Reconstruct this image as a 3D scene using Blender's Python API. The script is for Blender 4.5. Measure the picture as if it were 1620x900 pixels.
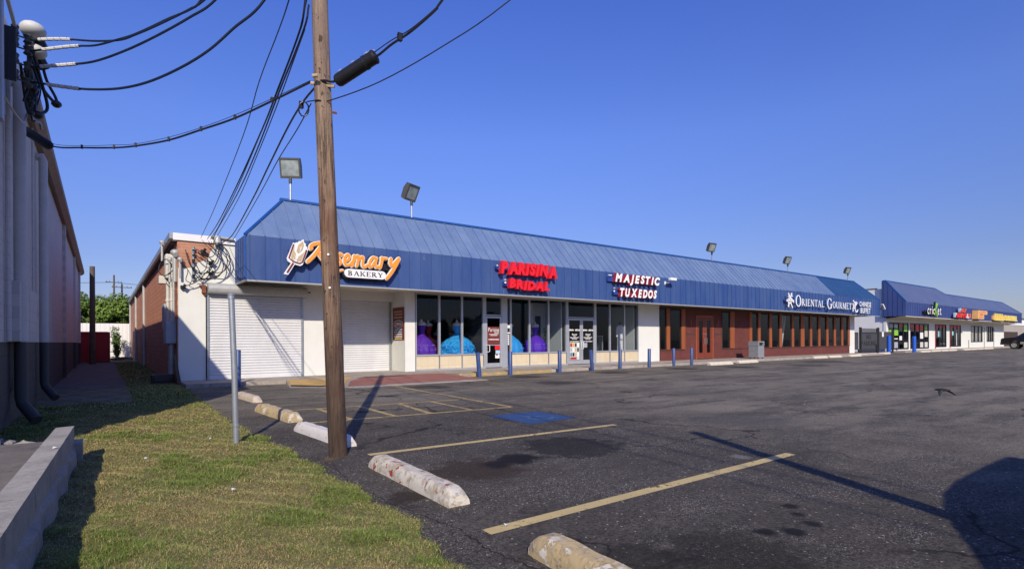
import bpy, bmesh, math, random
import numpy as np
from mathutils import Vector, Matrix
for o in list(bpy.data.objects): bpy.data.objects.remove(o)
scene = bpy.context.scene
COL = scene.collection
random.seed(7); RNG = np.random.default_rng(7)
PI = math.pi; R = math.radians

# ------------------------------------------------------------------ camera
cam_d = bpy.data.cameras.new('camera'); cam = bpy.data.objects.new('camera', cam_d); COL.objects.link(cam)
F_ = Vector((.6, .8, 0)); R_ = Vector((.8, -.6, 0)); U_ = Vector((0, 0, 1))
roll = R(.286)
R2 = R_*math.cos(roll) - U_*math.sin(roll); U2 = U_*math.cos(roll) + R_*math.sin(roll)
m = Matrix((R2, U2, -F_)).transposed().to_4x4(); m.translation = Vector((0, 0, 1.4))
cam.matrix_world = m
cam_d.sensor_width = 36; cam_d.lens = 864/1620*36; cam_d.shift_y = 88.75/1620
cam_d.clip_start = .05; cam_d.clip_end = 3000
scene.camera = cam

# ------------------------------------------------------------------ light
SUN = Vector((.45, .893, -.612)).normalized()      # direction the light travels
elev = math.asin(-SUN.z)
world = bpy.data.worlds.new('World'); scene.world = world; world.use_nodes = True
nt = world.node_tree; nt.nodes.clear()
wo = nt.nodes.new('ShaderNodeOutputWorld'); bg = nt.nodes.new('ShaderNodeBackground')
sky = nt.nodes.new('ShaderNodeTexSky'); sky.sky_type = 'NISHITA'; sky.sun_disc = False
sky.sun_elevation = elev; sky.sun_rotation = math.atan2(-SUN.x, -SUN.y)
sky.altitude = 0; sky.air_density = 1.0; sky.dust_density = .6; sky.ozone_density = 3.2
tint = nt.nodes.new('ShaderNodeMix'); tint.data_type = 'RGBA'; tint.blend_type = 'MULTIPLY'
tint.inputs[0].default_value = 1
tc_ = nt.nodes.new('ShaderNodeTexCoord'); sx_ = nt.nodes.new('ShaderNodeSeparateXYZ'); cr_ = nt.nodes.new('ShaderNodeValToRGB')
nt.links.new(tc_.outputs['Generated'], sx_.inputs[0]); nt.links.new(sx_.outputs[2], cr_.inputs[0]); nt.links.new(cr_.outputs[0], tint.inputs[7])
el_ = cr_.color_ramp.elements; el_[0].position = .02; el_[0].color = (.78, .74, .96, 1); el_[1].position = .55; el_[1].color = (.70, .90, 1.86, 1)
for p_, c_ in ((.13, (.73, .72, 1.06)), (.34, (.86, .96, 1.64))): e_ = el_.new(p_); e_.color = (*c_, 1)
nt.links.new(sky.outputs[0], tint.inputs[6]); nt.links.new(tint.outputs[2], bg.inputs[0])
bg.inputs[1].default_value = .105
nt.links.new(bg.outputs[0], wo.inputs[0])
sd = bpy.data.lights.new('sun', 'SUN'); sd.energy = 4.75; sd.angle = R(.5); sd.color = (1, .885, .72)
so = bpy.data.objects.new('sun', sd); COL.objects.link(so); so.location = (-20, -40, 40)
so.rotation_euler = SUN.to_track_quat('-Z', 'Y').to_euler()
scene.view_settings.view_transform = 'Standard'; scene.view_settings.look = 'None'
scene.view_settings.exposure = 0.0; scene.view_settings.gamma = 1
scene.render.engine = 'CYCLES'
scene.cycles.max_bounces = 6; scene.cycles.transparent_max_bounces = 12; scene.cycles.diffuse_bounces = 3

# ------------------------------------------------------------------ material helpers
MATS = {}
class NT:
    def __init__(s, name):
        s.m = bpy.data.materials.new(name); s.m.use_nodes = True; s.t = s.m.node_tree; s.t.nodes.clear()
        s.out = s.n('ShaderNodeOutputMaterial'); s.b = s.n('ShaderNodeBsdfPrincipled')
        s.l(s.b.outputs[0], s.out.inputs[0]); s._p = None
        MATS[name] = s.m
    def n(s, typ, **kw):
        x = s.t.nodes.new(typ)
        for k, v in kw.items(): setattr(x, k, v)
        return x
    def l(s, a, b): s.t.links.new(a, b)
    def pos(s):
        if s._p is None: s._p = s.n('ShaderNodeNewGeometry').outputs['Position']
        return s._p
    def map(s, sc, src=None):
        v = s.n('ShaderNodeVectorMath', operation='MULTIPLY'); s.l(src or s.pos(), v.inputs[0])
        v.inputs[1].default_value = sc if hasattr(sc, '__len__') else (sc,)*3
        return v.outputs[0]
    def noise(s, scale=1, detail=4, rough=.55, vec=None, sc=(1, 1, 1)):
        x = s.n('ShaderNodeTexNoise'); x.inputs['Scale'].default_value = scale
        x.inputs['Detail'].default_value = detail; x.inputs['Roughness'].default_value = rough
        s.l(vec or s.map(sc), x.inputs['Vector']); return x.outputs['Fac']
    def ramp(s, src, a, b, va=0., vb=1.):
        x = s.n('ShaderNodeMapRange'); x.inputs[1].default_value = a; x.inputs[2].default_value = b
        x.inputs[3].default_value = va; x.inputs[4].default_value = vb; s.l(src, x.inputs[0]); return x.outputs[0]
    def mix(s, fac, a, b, mode='MIX'):
        x = s.n('ShaderNodeMix', data_type='RGBA', blend_type=mode)
        for i, v in ((0, fac), (6, a), (7, b)):
            if isinstance(v, (int, float)): x.inputs[i].default_value = v
            elif isinstance(v, (tuple, list)): x.inputs[i].default_value = (*v[:3], 1)
            else: s.l(v, x.inputs[i])
        return x.outputs[2]
    def math(s, op, a, b=None):
        x = s.n('ShaderNodeMath', operation=op)
        for i, v in ((0, a), (1, b)):
            if v is None: continue
            if isinstance(v, (int, float)): x.inputs[i].default_value = v
            else: s.l(v, x.inputs[i])
        return x.outputs[0]
    def bump(s, h, strength=.3, dist=.01):
        x = s.n('ShaderNodeBump'); x.inputs['Strength'].default_value = strength; x.inputs['Distance'].default_value = dist
        s.l(h, x.inputs['Height']); s.l(x.outputs[0], s.b.inputs['Normal'])
    def col(s, c):
        if isinstance(c, (tuple, list)): s.b.inputs['Base Color'].default_value = (*c[:3], 1)
        else: s.l(c, s.b.inputs['Base Color'])
    def set(s, **k):
        for a, v in k.items(): s.b.inputs[a.replace('_', ' ')].default_value = v

def simple(name, c, rough=.6, var=.18, scale=3, metal=0, bump=0, bscale=60, dirt=None, spec=None, sc=(1, 1, 1)):
    s = NT(name)
    n = s.noise(scale, 5, .6, sc=sc); n2 = s.noise(scale*9, 3, .6, sc=sc)
    k = s.math('ADD', s.math('MULTIPLY', n, .65), s.math('MULTIPLY', n2, .35))
    lo = tuple(x*(1-var) for x in c); hi = tuple(min(1, x*(1+var)) for x in c)
    cc = s.mix(s.ramp(k, .35, .65), lo, hi)
    if dirt: cc = s.mix(s.ramp(s.noise(scale*1.7, 6, .7, sc=sc), dirt[1], dirt[1]+.14), cc, dirt[0])
    s.col(cc); s.set(Roughness=rough, Metallic=metal)
    if spec is not None: s.b.inputs['Specular IOR Level'].default_value = spec
    if bump: s.bump(s.noise(bscale, 4, .6), bump, .01)
    return s.m

def metal(name, c, faded, sc_v, stain=True, step=.475, x0=3.83):
    s = NT(name); sp = s.n('ShaderNodeSeparateXYZ'); s.l(s.pos(), sp.inputs[0])
    idx = s.math('FLOOR', s.math('DIVIDE', s.math('SUBTRACT', sp.outputs[0], x0), step)); wn = s.n('ShaderNodeTexWhiteNoise', noise_dimensions='1D'); s.l(idx, wn.inputs['W'])
    n = s.noise(1.1, 6, .65, sc=sc_v); n2 = s.noise(7, 5, .7, sc=(1, 1, .12))
    c1 = s.mix(s.ramp(n, .38, .64), c, faded); c1 = s.mix(s.math('MULTIPLY', s.ramp(n2, .52, .7), .22), c1, tuple(x*1.35 for x in faded))
    c1 = s.mix(s.math('MULTIPLY', wn.outputs['Value'], .16), c1, tuple(x*.55 for x in c))
    if stain: c1 = s.mix(s.math('MULTIPLY', s.ramp(s.noise(3.1, 6, .75, sc=(1.6, 1.6, .5)), .66, .70), .55), c1, (.30, .32, .36)); c1 = s.mix(s.math('MULTIPLY', s.ramp(s.noise(5, 5, .7, sc=(1, 1, .25)), .70, .73), .6), c1, (.13, .07, .04))
    s.col(c1); s.set(Roughness=.5); s.bump(s.noise(1.6, 3, .5, sc=(2, 2, .6)), .25, .05); return s.m
# asphalt
def m_asphalt():
    s = NT('asphalt'); p = s.pos()
    big = s.noise(.22, 5, .6); mid = s.noise(1.3, 5, .65, sc=(1, 1, 1)); streak = s.noise(.8, 4, .6, sc=(.35, 1.6, 1))
    spx = s.n('ShaderNodeSeparateXYZ'); s.l(p, spx.inputs[0])
    lane = s.ramp(s.math('ADD', spx.outputs[0], s.math('MULTIPLY', s.math('SUBTRACT', s.noise(.45, 4, .6), .5), 7)), 6.0, 10.5)
    lane = s.math('MAXIMUM', lane, s.ramp(s.math('ADD', spx.outputs[1], s.math('MULTIPLY', s.math('SUBTRACT', s.noise(.6, 4, .6), .5), 5)), 8.5, 12.5))
    ca = s.mix(s.ramp(big, .42, .58), (.038, .032, .025), (.080, .067, .053)); cl = s.mix(s.ramp(big, .42, .58), (.220, .192, .138), (.385, .335, .242))
    c = s.mix(lane, ca, cl)
    c = s.mix(s.math('MULTIPLY', s.math('MULTIPLY', s.ramp(mid, .50, .66), s.ramp(lane, 0, 1, .25, 1)), .6), c, (.385, .335, .242))
    c = s.mix(s.math('MULTIPLY', s.ramp(streak, .50, .62), .7), c, (.058, .049, .039))
    patch = s.noise(.6, 7, .78, sc=(.5, 1.4, 1)); c = s.mix(s.math('MULTIPLY', s.ramp(patch, .51, .57), .6), c, (.048, .042, .036))
    wear = s.noise(1.7, 7, .8, sc=(.7, 1.2, 1)); c = s.mix(s.math('MULTIPLY', s.math('MULTIPLY', s.ramp(wear, .54, .64), s.ramp(lane, 0, 1, .35, 1)), .55), c, (.42, .365, .265))
    blot = s.noise(8, 6, .78); c = s.mix(s.math('MULTIPLY', s.ramp(blot, .42, .60), .55), s.mix(.35, c, (.02, .018, .016)), s.mix(.22, c, (.34, .30, .25)))
    fine = s.noise(30, 6, .85); c = s.mix(s.ramp(fine, .40, .62), s.mix(.6, c, (.012, .011, .010)), s.mix(.22, c, (.34, .31, .265)))
    v = s.n('ShaderNodeTexVoronoi'); v.inputs['Scale'].default_value = 95; s.l(s.map(1), v.inputs['Vector'])
    sep = s.n('ShaderNodeSeparateColor'); s.l(v.outputs['Color'], sep.inputs[0])
    ag = s.math('MULTIPLY', s.ramp(sep.outputs[0], .74, .80), s.ramp(v.outputs['Distance'], .5, .3))
    worn = s.ramp(s.noise(.9, 5, .7, sc=(1, 1.3, 1)), .42, .62)
    c = s.mix(s.math('MULTIPLY', s.math('MULTIPLY', ag, worn), .95), c, (.50, .46, .40))
    v2 = s.n('ShaderNodeTexVoronoi'); v2.inputs['Scale'].default_value = 30; s.l(s.map(1), v2.inputs['Vector'])
    sep2 = s.n('ShaderNodeSeparateColor'); s.l(v2.outputs['Color'], sep2.inputs[0])
    ag2 = s.math('MULTIPLY', s.ramp(sep2.outputs[1], .90, .905), s.ramp(v2.outputs['Distance'], .30, .20))
    c = s.mix(s.math('MULTIPLY', ag2, .85), c, (.48, .44, .38))
    # hairline cracking
    vc = s.n('ShaderNodeTexVoronoi', feature='DISTANCE_TO_EDGE'); vc.inputs['Scale'].default_value = .32
    wv = s.n('ShaderNodeTexNoise'); wv.inputs['Scale'].default_value = 1.8; wv.inputs['Detail'].default_value = 6; s.l(s.map(1), wv.inputs['Vector'])
    ad = s.n('ShaderNodeVectorMath', operation='MULTIPLY_ADD'); s.l(wv.outputs['Color'], ad.inputs[0]); ad.inputs[1].default_value = (1.2, 1.2, 0); s.l(p, ad.inputs[2])
    s.l(ad.outputs[0], vc.inputs['Vector'])
    cr = s.math('MULTIPLY', s.ramp(vc.outputs['Distance'], .010, .004), s.ramp(s.noise(.3, 2), .49, .55))
    c = s.mix(s.math('MULTIPLY', cr, .8), c, (.012, .012, .012))
    # oil spots at their places
    spots = [(3.3, 5.0, .55, .16, (.038, .024, .016), .75), (3.95, 5.15, .28, .10, (.008, .008, .011), .95), (3.55, 5.05, .2, .1, (.008, .008, .011), .9),
             (4.95, 5.3, .7, .12, (.012, .012, .014), .7), (2.19, 4.5, .22, .07, (.03, .02, .014), .8),
             (4.62, 2.27, .07, .03, (.012, .011, .012), .9), (4.02, 1.95, .10, .04, (.010, .010, .012), .95), (3.85, 2.08, .09, .04, (.010, .010, .012), .95),
             (4.45, 2.13, .06, .03, (.012, .012, .013), .9), (4.3, 1.95, .07, .03, (.012, .012, .013), .9), (3.3, 2.0, .5, .16, (.016, .013, .011), .6), (2.75, 2.3, .35, .16, (.016, .013, .011), .65),
             (13.2, 16.6, .8, .2, (.013, .012, .013), .7), (17.6, 16.3, .8, .2, (.013, .012, .013), .7), (22.5, 16.2, .9, .3, (.013, .012, .013), .75), (26, 15.2, 1., .3, (.013, .012, .013), .6),
             (30, 13.8, 1.2, .4, (.015, .014, .015), .6), (8.0, 14.8, .7, .2, (.013, .012, .013), .6), (12, 13.6, .8, .3, (.015, .014, .015), .6), (36, 15.6, 1.6, .5, (.015, .014, .015), .6), (6.1, 3.6, .12, .05, (.25, .24, .22), .5), (9, 5.2, .9, .5, (.10, .095, .09), .5)]
    nz = s.noise(4.5, 5, .7)
    for x, y, r, sf, cc, op in spots:
        d = s.n('ShaderNodeVectorMath', operation='DISTANCE'); s.l(p, d.inputs[0]); d.inputs[1].default_value = (x, y, 0)
        dd = s.math('ADD', d.outputs['Value'], s.math('MULTIPLY', s.math('SUBTRACT', nz, .5), r*1.7))
        c = s.mix(s.ramp(dd, r+sf*.3, r-sf, 0, op), c, cc)
    s.col(c); s.set(Roughness=.9); s.b.inputs['Specular IOR Level'].default_value = .18
    s.bump(s.math('ADD', s.math('MULTIPLY', fine, .8), s.math('MULTIPLY', s.noise(140, 2, .6), .5)), .9, .016)
    return s.m
def m_worn(name, c, amt, base=None, scale=14):
    s = NT(name)
    n = s.noise(scale, 6, .75); n2 = s.noise(2.2, 3, .6)
    k = s.math('ADD', s.math('MULTIPLY', n, .7), s.math('MULTIPLY', n2, .3))
    s.col(s.mix(s.ramp(n2, .3, .7), tuple(x*.8 for x in c), c)); s.set(Roughness=.7)
    tr = s.n('ShaderNodeBsdfTransparent'); mx = s.n('ShaderNodeMixShader')
    s.l(s.ramp(k, amt, amt+.07), mx.inputs[0]); s.l(s.b.outputs[0], mx.inputs[1]); s.l(tr.outputs[0], mx.inputs[2]); s.l(mx.outputs[0], s.out.inputs[0])
    return s.m
def m_brick(name, c1, c2, mortar, axis='X', bw=.40, bh=.203, ms=.012, bump=.5, offset=.5, paint=False, var=.5):
    s = NT(name)
    sp = s.n('ShaderNodeSeparateXYZ'); s.l(s.pos(), sp.inputs[0]); cb = s.n('ShaderNodeCombineXYZ')
    s.l(sp.outputs[1 if axis == 'X' else 0], cb.inputs[0]); s.l(sp.outputs[2], cb.inputs[1])
    b = s.n('ShaderNodeTexBrick'); b.offset = offset; b.inputs['Scale'].default_value = 1; b.inputs['Brick Width'].default_value = bw; b.inputs['Row Height'].default_value = bh
    b.inputs['Mortar Size'].default_value = ms; b.inputs['Mortar Smooth'].default_value = .3; b.inputs['Bias'].default_value = 0
    b.inputs['Color1'].default_value = (*c1, 1); b.inputs['Color2'].default_value = (*c2, 1); b.inputs['Mortar'].default_value = (*mortar, 1)
    s.l(cb.outputs[0], b.inputs['Vector'])
    n = s.noise(1.1, 6, .7); n2 = s.noise(22, 4, .7)
    c = s.mix(s.math('MULTIPLY', s.ramp(n, .4, .75), var), b.outputs['Color'], tuple(x*.55 for x in c1))
    c = s.mix(s.math('MULTIPLY', s.ramp(n2, .35, .7), .25), c, tuple(x*.6 for x in c2))
    s.col(c); s.set(Roughness=.85)
    s.bump(s.math('ADD', s.math('MULTIPLY', b.outputs['Fac'], -1), s.math('MULTIPLY', n2, .35)), bump, .01)
    return s.m
def m_wood():
    s = NT('pole_wood')
    g = s.noise(11, 7, .7, sc=(3, 3, .16)); g2 = s.noise(34, 5, .75, sc=(3, 3, .10)); b = s.noise(.9, 5, .65, sc=(1, 1, .7))
    c = s.mix(s.ramp(g, .40, .60), (.050, .027, .015), (.33, .215, .13))
    c = s.mix(s.math('MULTIPLY', s.ramp(g2, .45, .7), .6), c, (.40, .315, .235))
    c = s.mix(s.math('MULTIPLY', s.ramp(b, .42, .60), .6), c, (.11, .042, .020))
    sp = s.n('ShaderNodeSeparateXYZ'); s.l(s.pos(), sp.inputs[0])
    z = s.math('ADD', sp.outputs[2], s.math('MULTIPLY', s.noise(2.5, 4, .7, sc=(1, 1, .5)), 1.6))
    c = s.mix(s.ramp(z, 3.0, 1.3, 0, .78), c, (.026, .014, .009))
    c = s.mix(s.ramp(z, 4.4, 6.2, 0, .35), c, (.38, .31, .25))
    k = s.ramp(s.noise(16, 2, .5, sc=(1, 1, .6)), .66, .70)
    c = s.mix(s.math('MULTIPLY', k, .8), c, (.03, .018, .012))
    s.col(c); s.set(Roughness=.85); s.bump(s.math('ADD', g, g2), .8, .02); return s.m
def m_glass():
    s = NT('window_glass'); s.t.nodes.remove(s.b)
    tr = s.n('ShaderNodeBsdfTransparent'); tr.inputs[0].default_value = (.86, .88, .90, 1)
    gl = s.n('ShaderNodeBsdfGlossy'); gl.inputs['Roughness'].default_value = .015; gl.inputs[0].default_value = (.75, .8, .85, 1)
    fr = s.n('ShaderNodeFresnel'); fr.inputs[0].default_value = 1.38
    gm = s.n('ShaderNodeNewGeometry'); ff = s.math('MULTIPLY', s.math('MULTIPLY', fr.outputs[0], 1.25), s.math('SUBTRACT', 1.0, gm.outputs['Backfacing']))
    mx = s.n('ShaderNodeMixShader'); s.l(ff, mx.inputs[0]); s.l(tr.outputs[0], mx.inputs[1]); s.l(gl.outputs[0], mx.inputs[2]); s.l(mx.outputs[0], s.out.inputs[0]); return s.m
def m_grass():
    s = NT('grass_blade'); a = s.n('ShaderNodeVertexColor'); a.layer_name = 'Col'
    s.l(a.outputs[0], s.b.inputs['Base Color']); s.set(Roughness=.6); s.b.inputs['Specular IOR Level'].default_value = .25
    return s.m
def m_leaf(name, a, b):
    s = NT(name); n = s.noise(2.0, 3, .6); n2 = s.noise(11, 2, .5)
    s.col(s.mix(s.ramp(s.math('ADD', s.math('MULTIPLY', n, .5), s.math('MULTIPLY', n2, .5)), .38, .62), a, b)); s.set(Roughness=.6)
    s.b.inputs['Specular IOR Level'].default_value = .2; return s.m
def m_stop(name, base, dark, chip, amt=.55, red=None):
    s = NT(name); p = s.n('ShaderNodeTexCoord').outputs['Object']
    v = s.map(1, p)
    n = s.noise(6.5, 8, .78, vec=v); n2 = s.noise(26, 6, .75, vec=v); n3 = s.noise(11, 7, .75, vec=v)
    c = s.mix(s.ramp(n2, .3, .7), tuple(x*.86 for x in base), base)
    c = s.mix(s.ramp(n, amt+.02, amt+.09), c, chip)
    c = s.mix(s.math('MULTIPLY', s.ramp(n3, .57, .63), .8), c, dark)
    if red: c = s.mix(s.ramp(s.noise(9, 4, .6, vec=v), .61, .63), c, red)
    s.col(c); s.set(Roughness=.8); s.bump(s.math('ADD', n2, s.ramp(n, amt, amt+.05)), .6, .012); return s.m

M = MATS
m_asphalt(); m_wood(); m_glass(); m_grass()
simple('concrete', (.34, .30, .25), .85, .25, 1.5, bump=.3, dirt=((.16, .14, .12), .56))
simple('concrete_grey', (.29, .27, .235), .9, .25, 2.5, bump=.6, bscale=30, dirt=((.14, .14, .13), .58))
simple('concrete_dark', (.13, .115, .10), .9, .3, 1.6, bump=.5, bscale=25, dirt=((.06, .055, .05), .55))
m_worn('yellow_line', (.58, .45, .19), .55, scale=16)
m_worn('yellow_line_faded', (.40, .29, .12), .46, scale=18)
m_worn('yellow_line_worn', (.50, .37, .15), .515, scale=20)
m_worn('blue_pad_paint', (.024, .070, .19), .57, scale=16)
m_worn('pad_symbol_paint', (.13, .24, .40), .48, scale=20)
simple('yellow_ramp', (.52, .33, .10), .8, .2, 3, bump=.3, dirt=((.30, .25, .19), .55))
simple('yellow_kerb', (.42, .29, .08), .85, .25, 3, bump=.3, dirt=((.27, .24, .2), .44))
simple('red_ramp', (.29, .115, .085), .85, .18, 2, bump=.3, dirt=((.26, .17, .13), .57))
simple('soil', (.15, .125, .055), .95, .4, 4, bump=.7, bscale=35, dirt=((.055, .075, .018), .52))
simple('crack_dark', (.008, .008, .009), .95)
simple('white_stucco', (.67, .68, .635), .8, .04, 2.2, bump=.25, bscale=45, dirt=((.66, .63, .56), .66))
simple('pipe_paint', (.56, .53, .49), .7, .08, 3)
simple('pipe_paint_slate', (.055, .053, .05), .7, .1, 3)
simple('white_trim', (.73, .73, .71), .6, .04, 2, dirt=((.5, .48, .44), .68))
simple('cream_soffit', (.62, .56, .44), .8, .08, 2)
simple('white_side', (.72, .72, .70), .8, .05, 1, dirt=((.5, .5, .47), .63))
metal('blue_fascia', (.027, .068, .220), (.050, .098, .240), (1, 1, .25))
metal('blue_slope', (.112, .176, .32), (.150, .218, .35), (1, 1, .25))
metal('blue_slope_new', (.018, .070, .195), (.026, .085, .21), (1, 1, .3), False)
simple('blue_trim', (.012, .075, .29), .4, .15, 2)
simple('blue_slope_far', (.072, .100, .195), .6, .12, .6, dirt=((.09, .115, .20), .52))
simple('blue_fascia_far', (.040, .068, .205), .45, .12, .8)
simple('bollard_blue', (.030, .065, .19), .45, .2, 6, dirt=((.05, .075, .16), .62))
simple('bollard_bright', (.015, .10, .52), .4, .15, 4)
simple('shutter_metal', (.62, .63, .64), .5, .07, 2.5, metal=.0, dirt=((.45, .45, .44), .64), sc=(1, 1, .35))
simple('galvanised', (.36, .39, .40), .38, .12, 9, metal=.55)
simple('conduit_grey', (.42, .43, .42), .5, .12, 6, metal=.2)
simple('aluminium', (.46, .48, .51), .38, .06, 3, metal=.45)
simple('box_grey', (.36, .39, .43), .5, .12, 4, dirt=((.24, .2, .17), .65))
simple('box_pale', (.55, .55, .50), .6, .1, 4)
simple('rust', (.20, .07, .03), .9, .4, 10)
simple('rubber_black', (.012, .012, .014), .45, .2, 6)
simple('cable_blue_black', (.012, .022, .04), .45, .2, 6)
simple('closure_black', (.010, .010, .012), .5, .3, 9)
simple('twine_white', (.62, .62, .60), .7, .15, 30)
simple('brown_trim', (.24, .16, .115), .65, .18, 2, dirt=((.13, .1, .08), .6))
simple('lamp_bronze', (.075, .075, .065), .45, .2, 5)
simple('white_plastic', (.78, .78, .76), .4, .04, 5)
simple('sign_white', (.80, .80, .78), .4, .02, 5)
simple('sign_red', (.72, .012, .022), .4, .06, 5)
simple('sign_dark_red', (.33, .015, .02), .45, .1, 5)
simple('sign_orange', (.85, .30, .030), .4, .05, 5)
simple('sign_tan', (.50, .38, .22), .5, .06, 5)
simple('sign_maroon', (.16, .03, .025), .5, .08, 5)
simple('sign_black', (.01, .01, .012), .4, .05, 5)
simple('sign_green', (.22, .55, .03), .4, .05, 5)
simple('sign_yellow', (.78, .64, .16), .45, .06, 5)
simple('sign_amber', (.74, .42, .15), .45, .1, 5)
simple('sign_orange_red', (.62, .10, .05), .45, .1, 5)
simple('sign_cyan', (.35, .62, .75), .45, .1, 5)
simple('return_blue', (.10, .20, .42), .45, .1, 5)
simple('raceway_blue', (.015, .05, .25), .45, .1, 5)
simple('orange_wood', (.27, .072, .020), .55, .2, 3, dirt=((.2, .06, .02), .62), sc=(3, 3, .4))
simple('door_red', (.18, .036, .018), .5, .15, 3)
simple('dark_brown', (.055, .032, .022), .7, .2, 3)
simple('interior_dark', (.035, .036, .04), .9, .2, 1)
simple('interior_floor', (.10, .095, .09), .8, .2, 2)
simple('interior_pale', (.52, .56, .52), .9, .06, 1)
simple('dumpster_red', (.33, .012, .018), .55, .2, 2, dirt=((.12, .02, .02), .62))
simple('dark_post_wood', (.10, .08, .06), .9, .3, 4)
simple('fence_white', (.72, .73, .72), .6, .06, 2)
simple('gate_dark', (.028, .028, .030), .6, .2, 3)
simple('gate_panel', (.050, .050, .055), .7, .2, 3)
simple('gate_letter', (.018, .018, .020), .7, .1, 3)
simple('bin_grey', (.22, .235, .25), .6, .12, 6)
simple('car_black', (.008, .008, .010), .18, .1, 2)
simple('car_beige', (.30, .27, .22), .35, .08, 2)
simple('tyre', (.015, .015, .015), .85, .2, 8)
simple('chrome', (.65, .65, .66), .2, .05, 4, metal=.9)
simple('far_wall_beige', (.34, .31, .27), .85, .1, .5)
simple('bark', (.10, .075, .055), .9, .3, 3, bump=.5, bscale=12)
simple('skin_mannequin', (.75, .72, .68), .5, .04, 5)
simple('dress_beads', (.55, .5, .75), .3, .1, 5)
simple('dress_blue', (.03, .40, .95), .7, .3, 14, bump=.9, bscale=30)
simple('dress_cyan', (.03, .38, .90), .6, .2, 5, sc=(3, 3, .5), bump=.4, bscale=9)
simple('dress_purple', (.12, .022, .42), .6, .3, 7, bump=.6, bscale=12)
simple('dress_violet', (.11, .02, .52), .6, .25, 6, sc=(3, 3, .5), bump=.4, bscale=9)
simple('dress_green', (.22, .42, .12), .7, .2, 6)
simple('dress_red', (.35, .015, .03), .7, .2, 6)
simple('dress_teal', (.03, .20, .30), .7, .2, 6)
simple('tux_white', (.80, .80, .80), .7, .05, 6)
simple('bird_black', (.006, .006, .007), .6)
simple('litter_white', (.7, .7, .68), .8, .1, 9)
simple('straw', (.25, .17, .08), .9, .4, 20)
m_brick('brick_side', (.52, .20, .105), (.60, .27, .155), (.30, .18, .13), 'X', .40, .20, .016)
m_brick('brick_front', (.44, .16, .075), (.54, .24, .13), (.40, .30, .24), 'Y', .30, .10, .014)
m_brick('block_white', (.62, .585, .54), (.65, .61, .565), (.52, .49, .455), 'X', .40, .20, .006, var=.25)
m_brick('block_slate', (.070, .068, .066), (.078, .076, .073), (.060, .058, .056), 'X', .40, .20, .006, var=.3)
m_brick('tile_cream', (.62, .52, .34), (.66, .57, .40), (.48, .42, .32), 'Y', .34, .34, .006, bump=.2, offset=0, var=.3)
m_brick('tile_oxblood', (.115, .027, .022), (.145, .036, .028), (.08, .03, .025), 'Y', .30, .30, .010, bump=.25, offset=0, var=.35)
m_leaf('leaf_mid', (.06, .11, .016), (.17, .25, .04)); m_leaf('leaf_dark', (.012, .028, .008), (.035, .06, .015))
m_leaf('leaf_bush', (.035, .09, .015), (.09, .17, .03))
m_stop('stop_cream', (.66, .61, .50), (.20, .15, .10), (.44, .36, .22), .50, (.36, .05, .03))
m_stop('stop_ochre', (.56, .43, .22), (.22, .16, .08), (.66, .61, .50), .50)
m_stop('stop_white', (.70, .67, .62), (.40, .33, .26), (.55, .48, .38), .66)
m_stop('stop_pink', (.66, .56, .46), (.34, .2, .12), (.48, .38, .22), .52)
m_stop('stop_far', (.62, .56, .44), (.35, .28, .18), (.45, .4, .3), .6)
def m_lens():
    s = NT('lamp_lens'); s.col(s.mix(s.ramp(s.noise(4, 2, .5), .35, .65), (.20, .24, .23), (.32, .36, .34))); s.set(Roughness=.12); return s.m
m_lens()
def m_oxide(): pass

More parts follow.
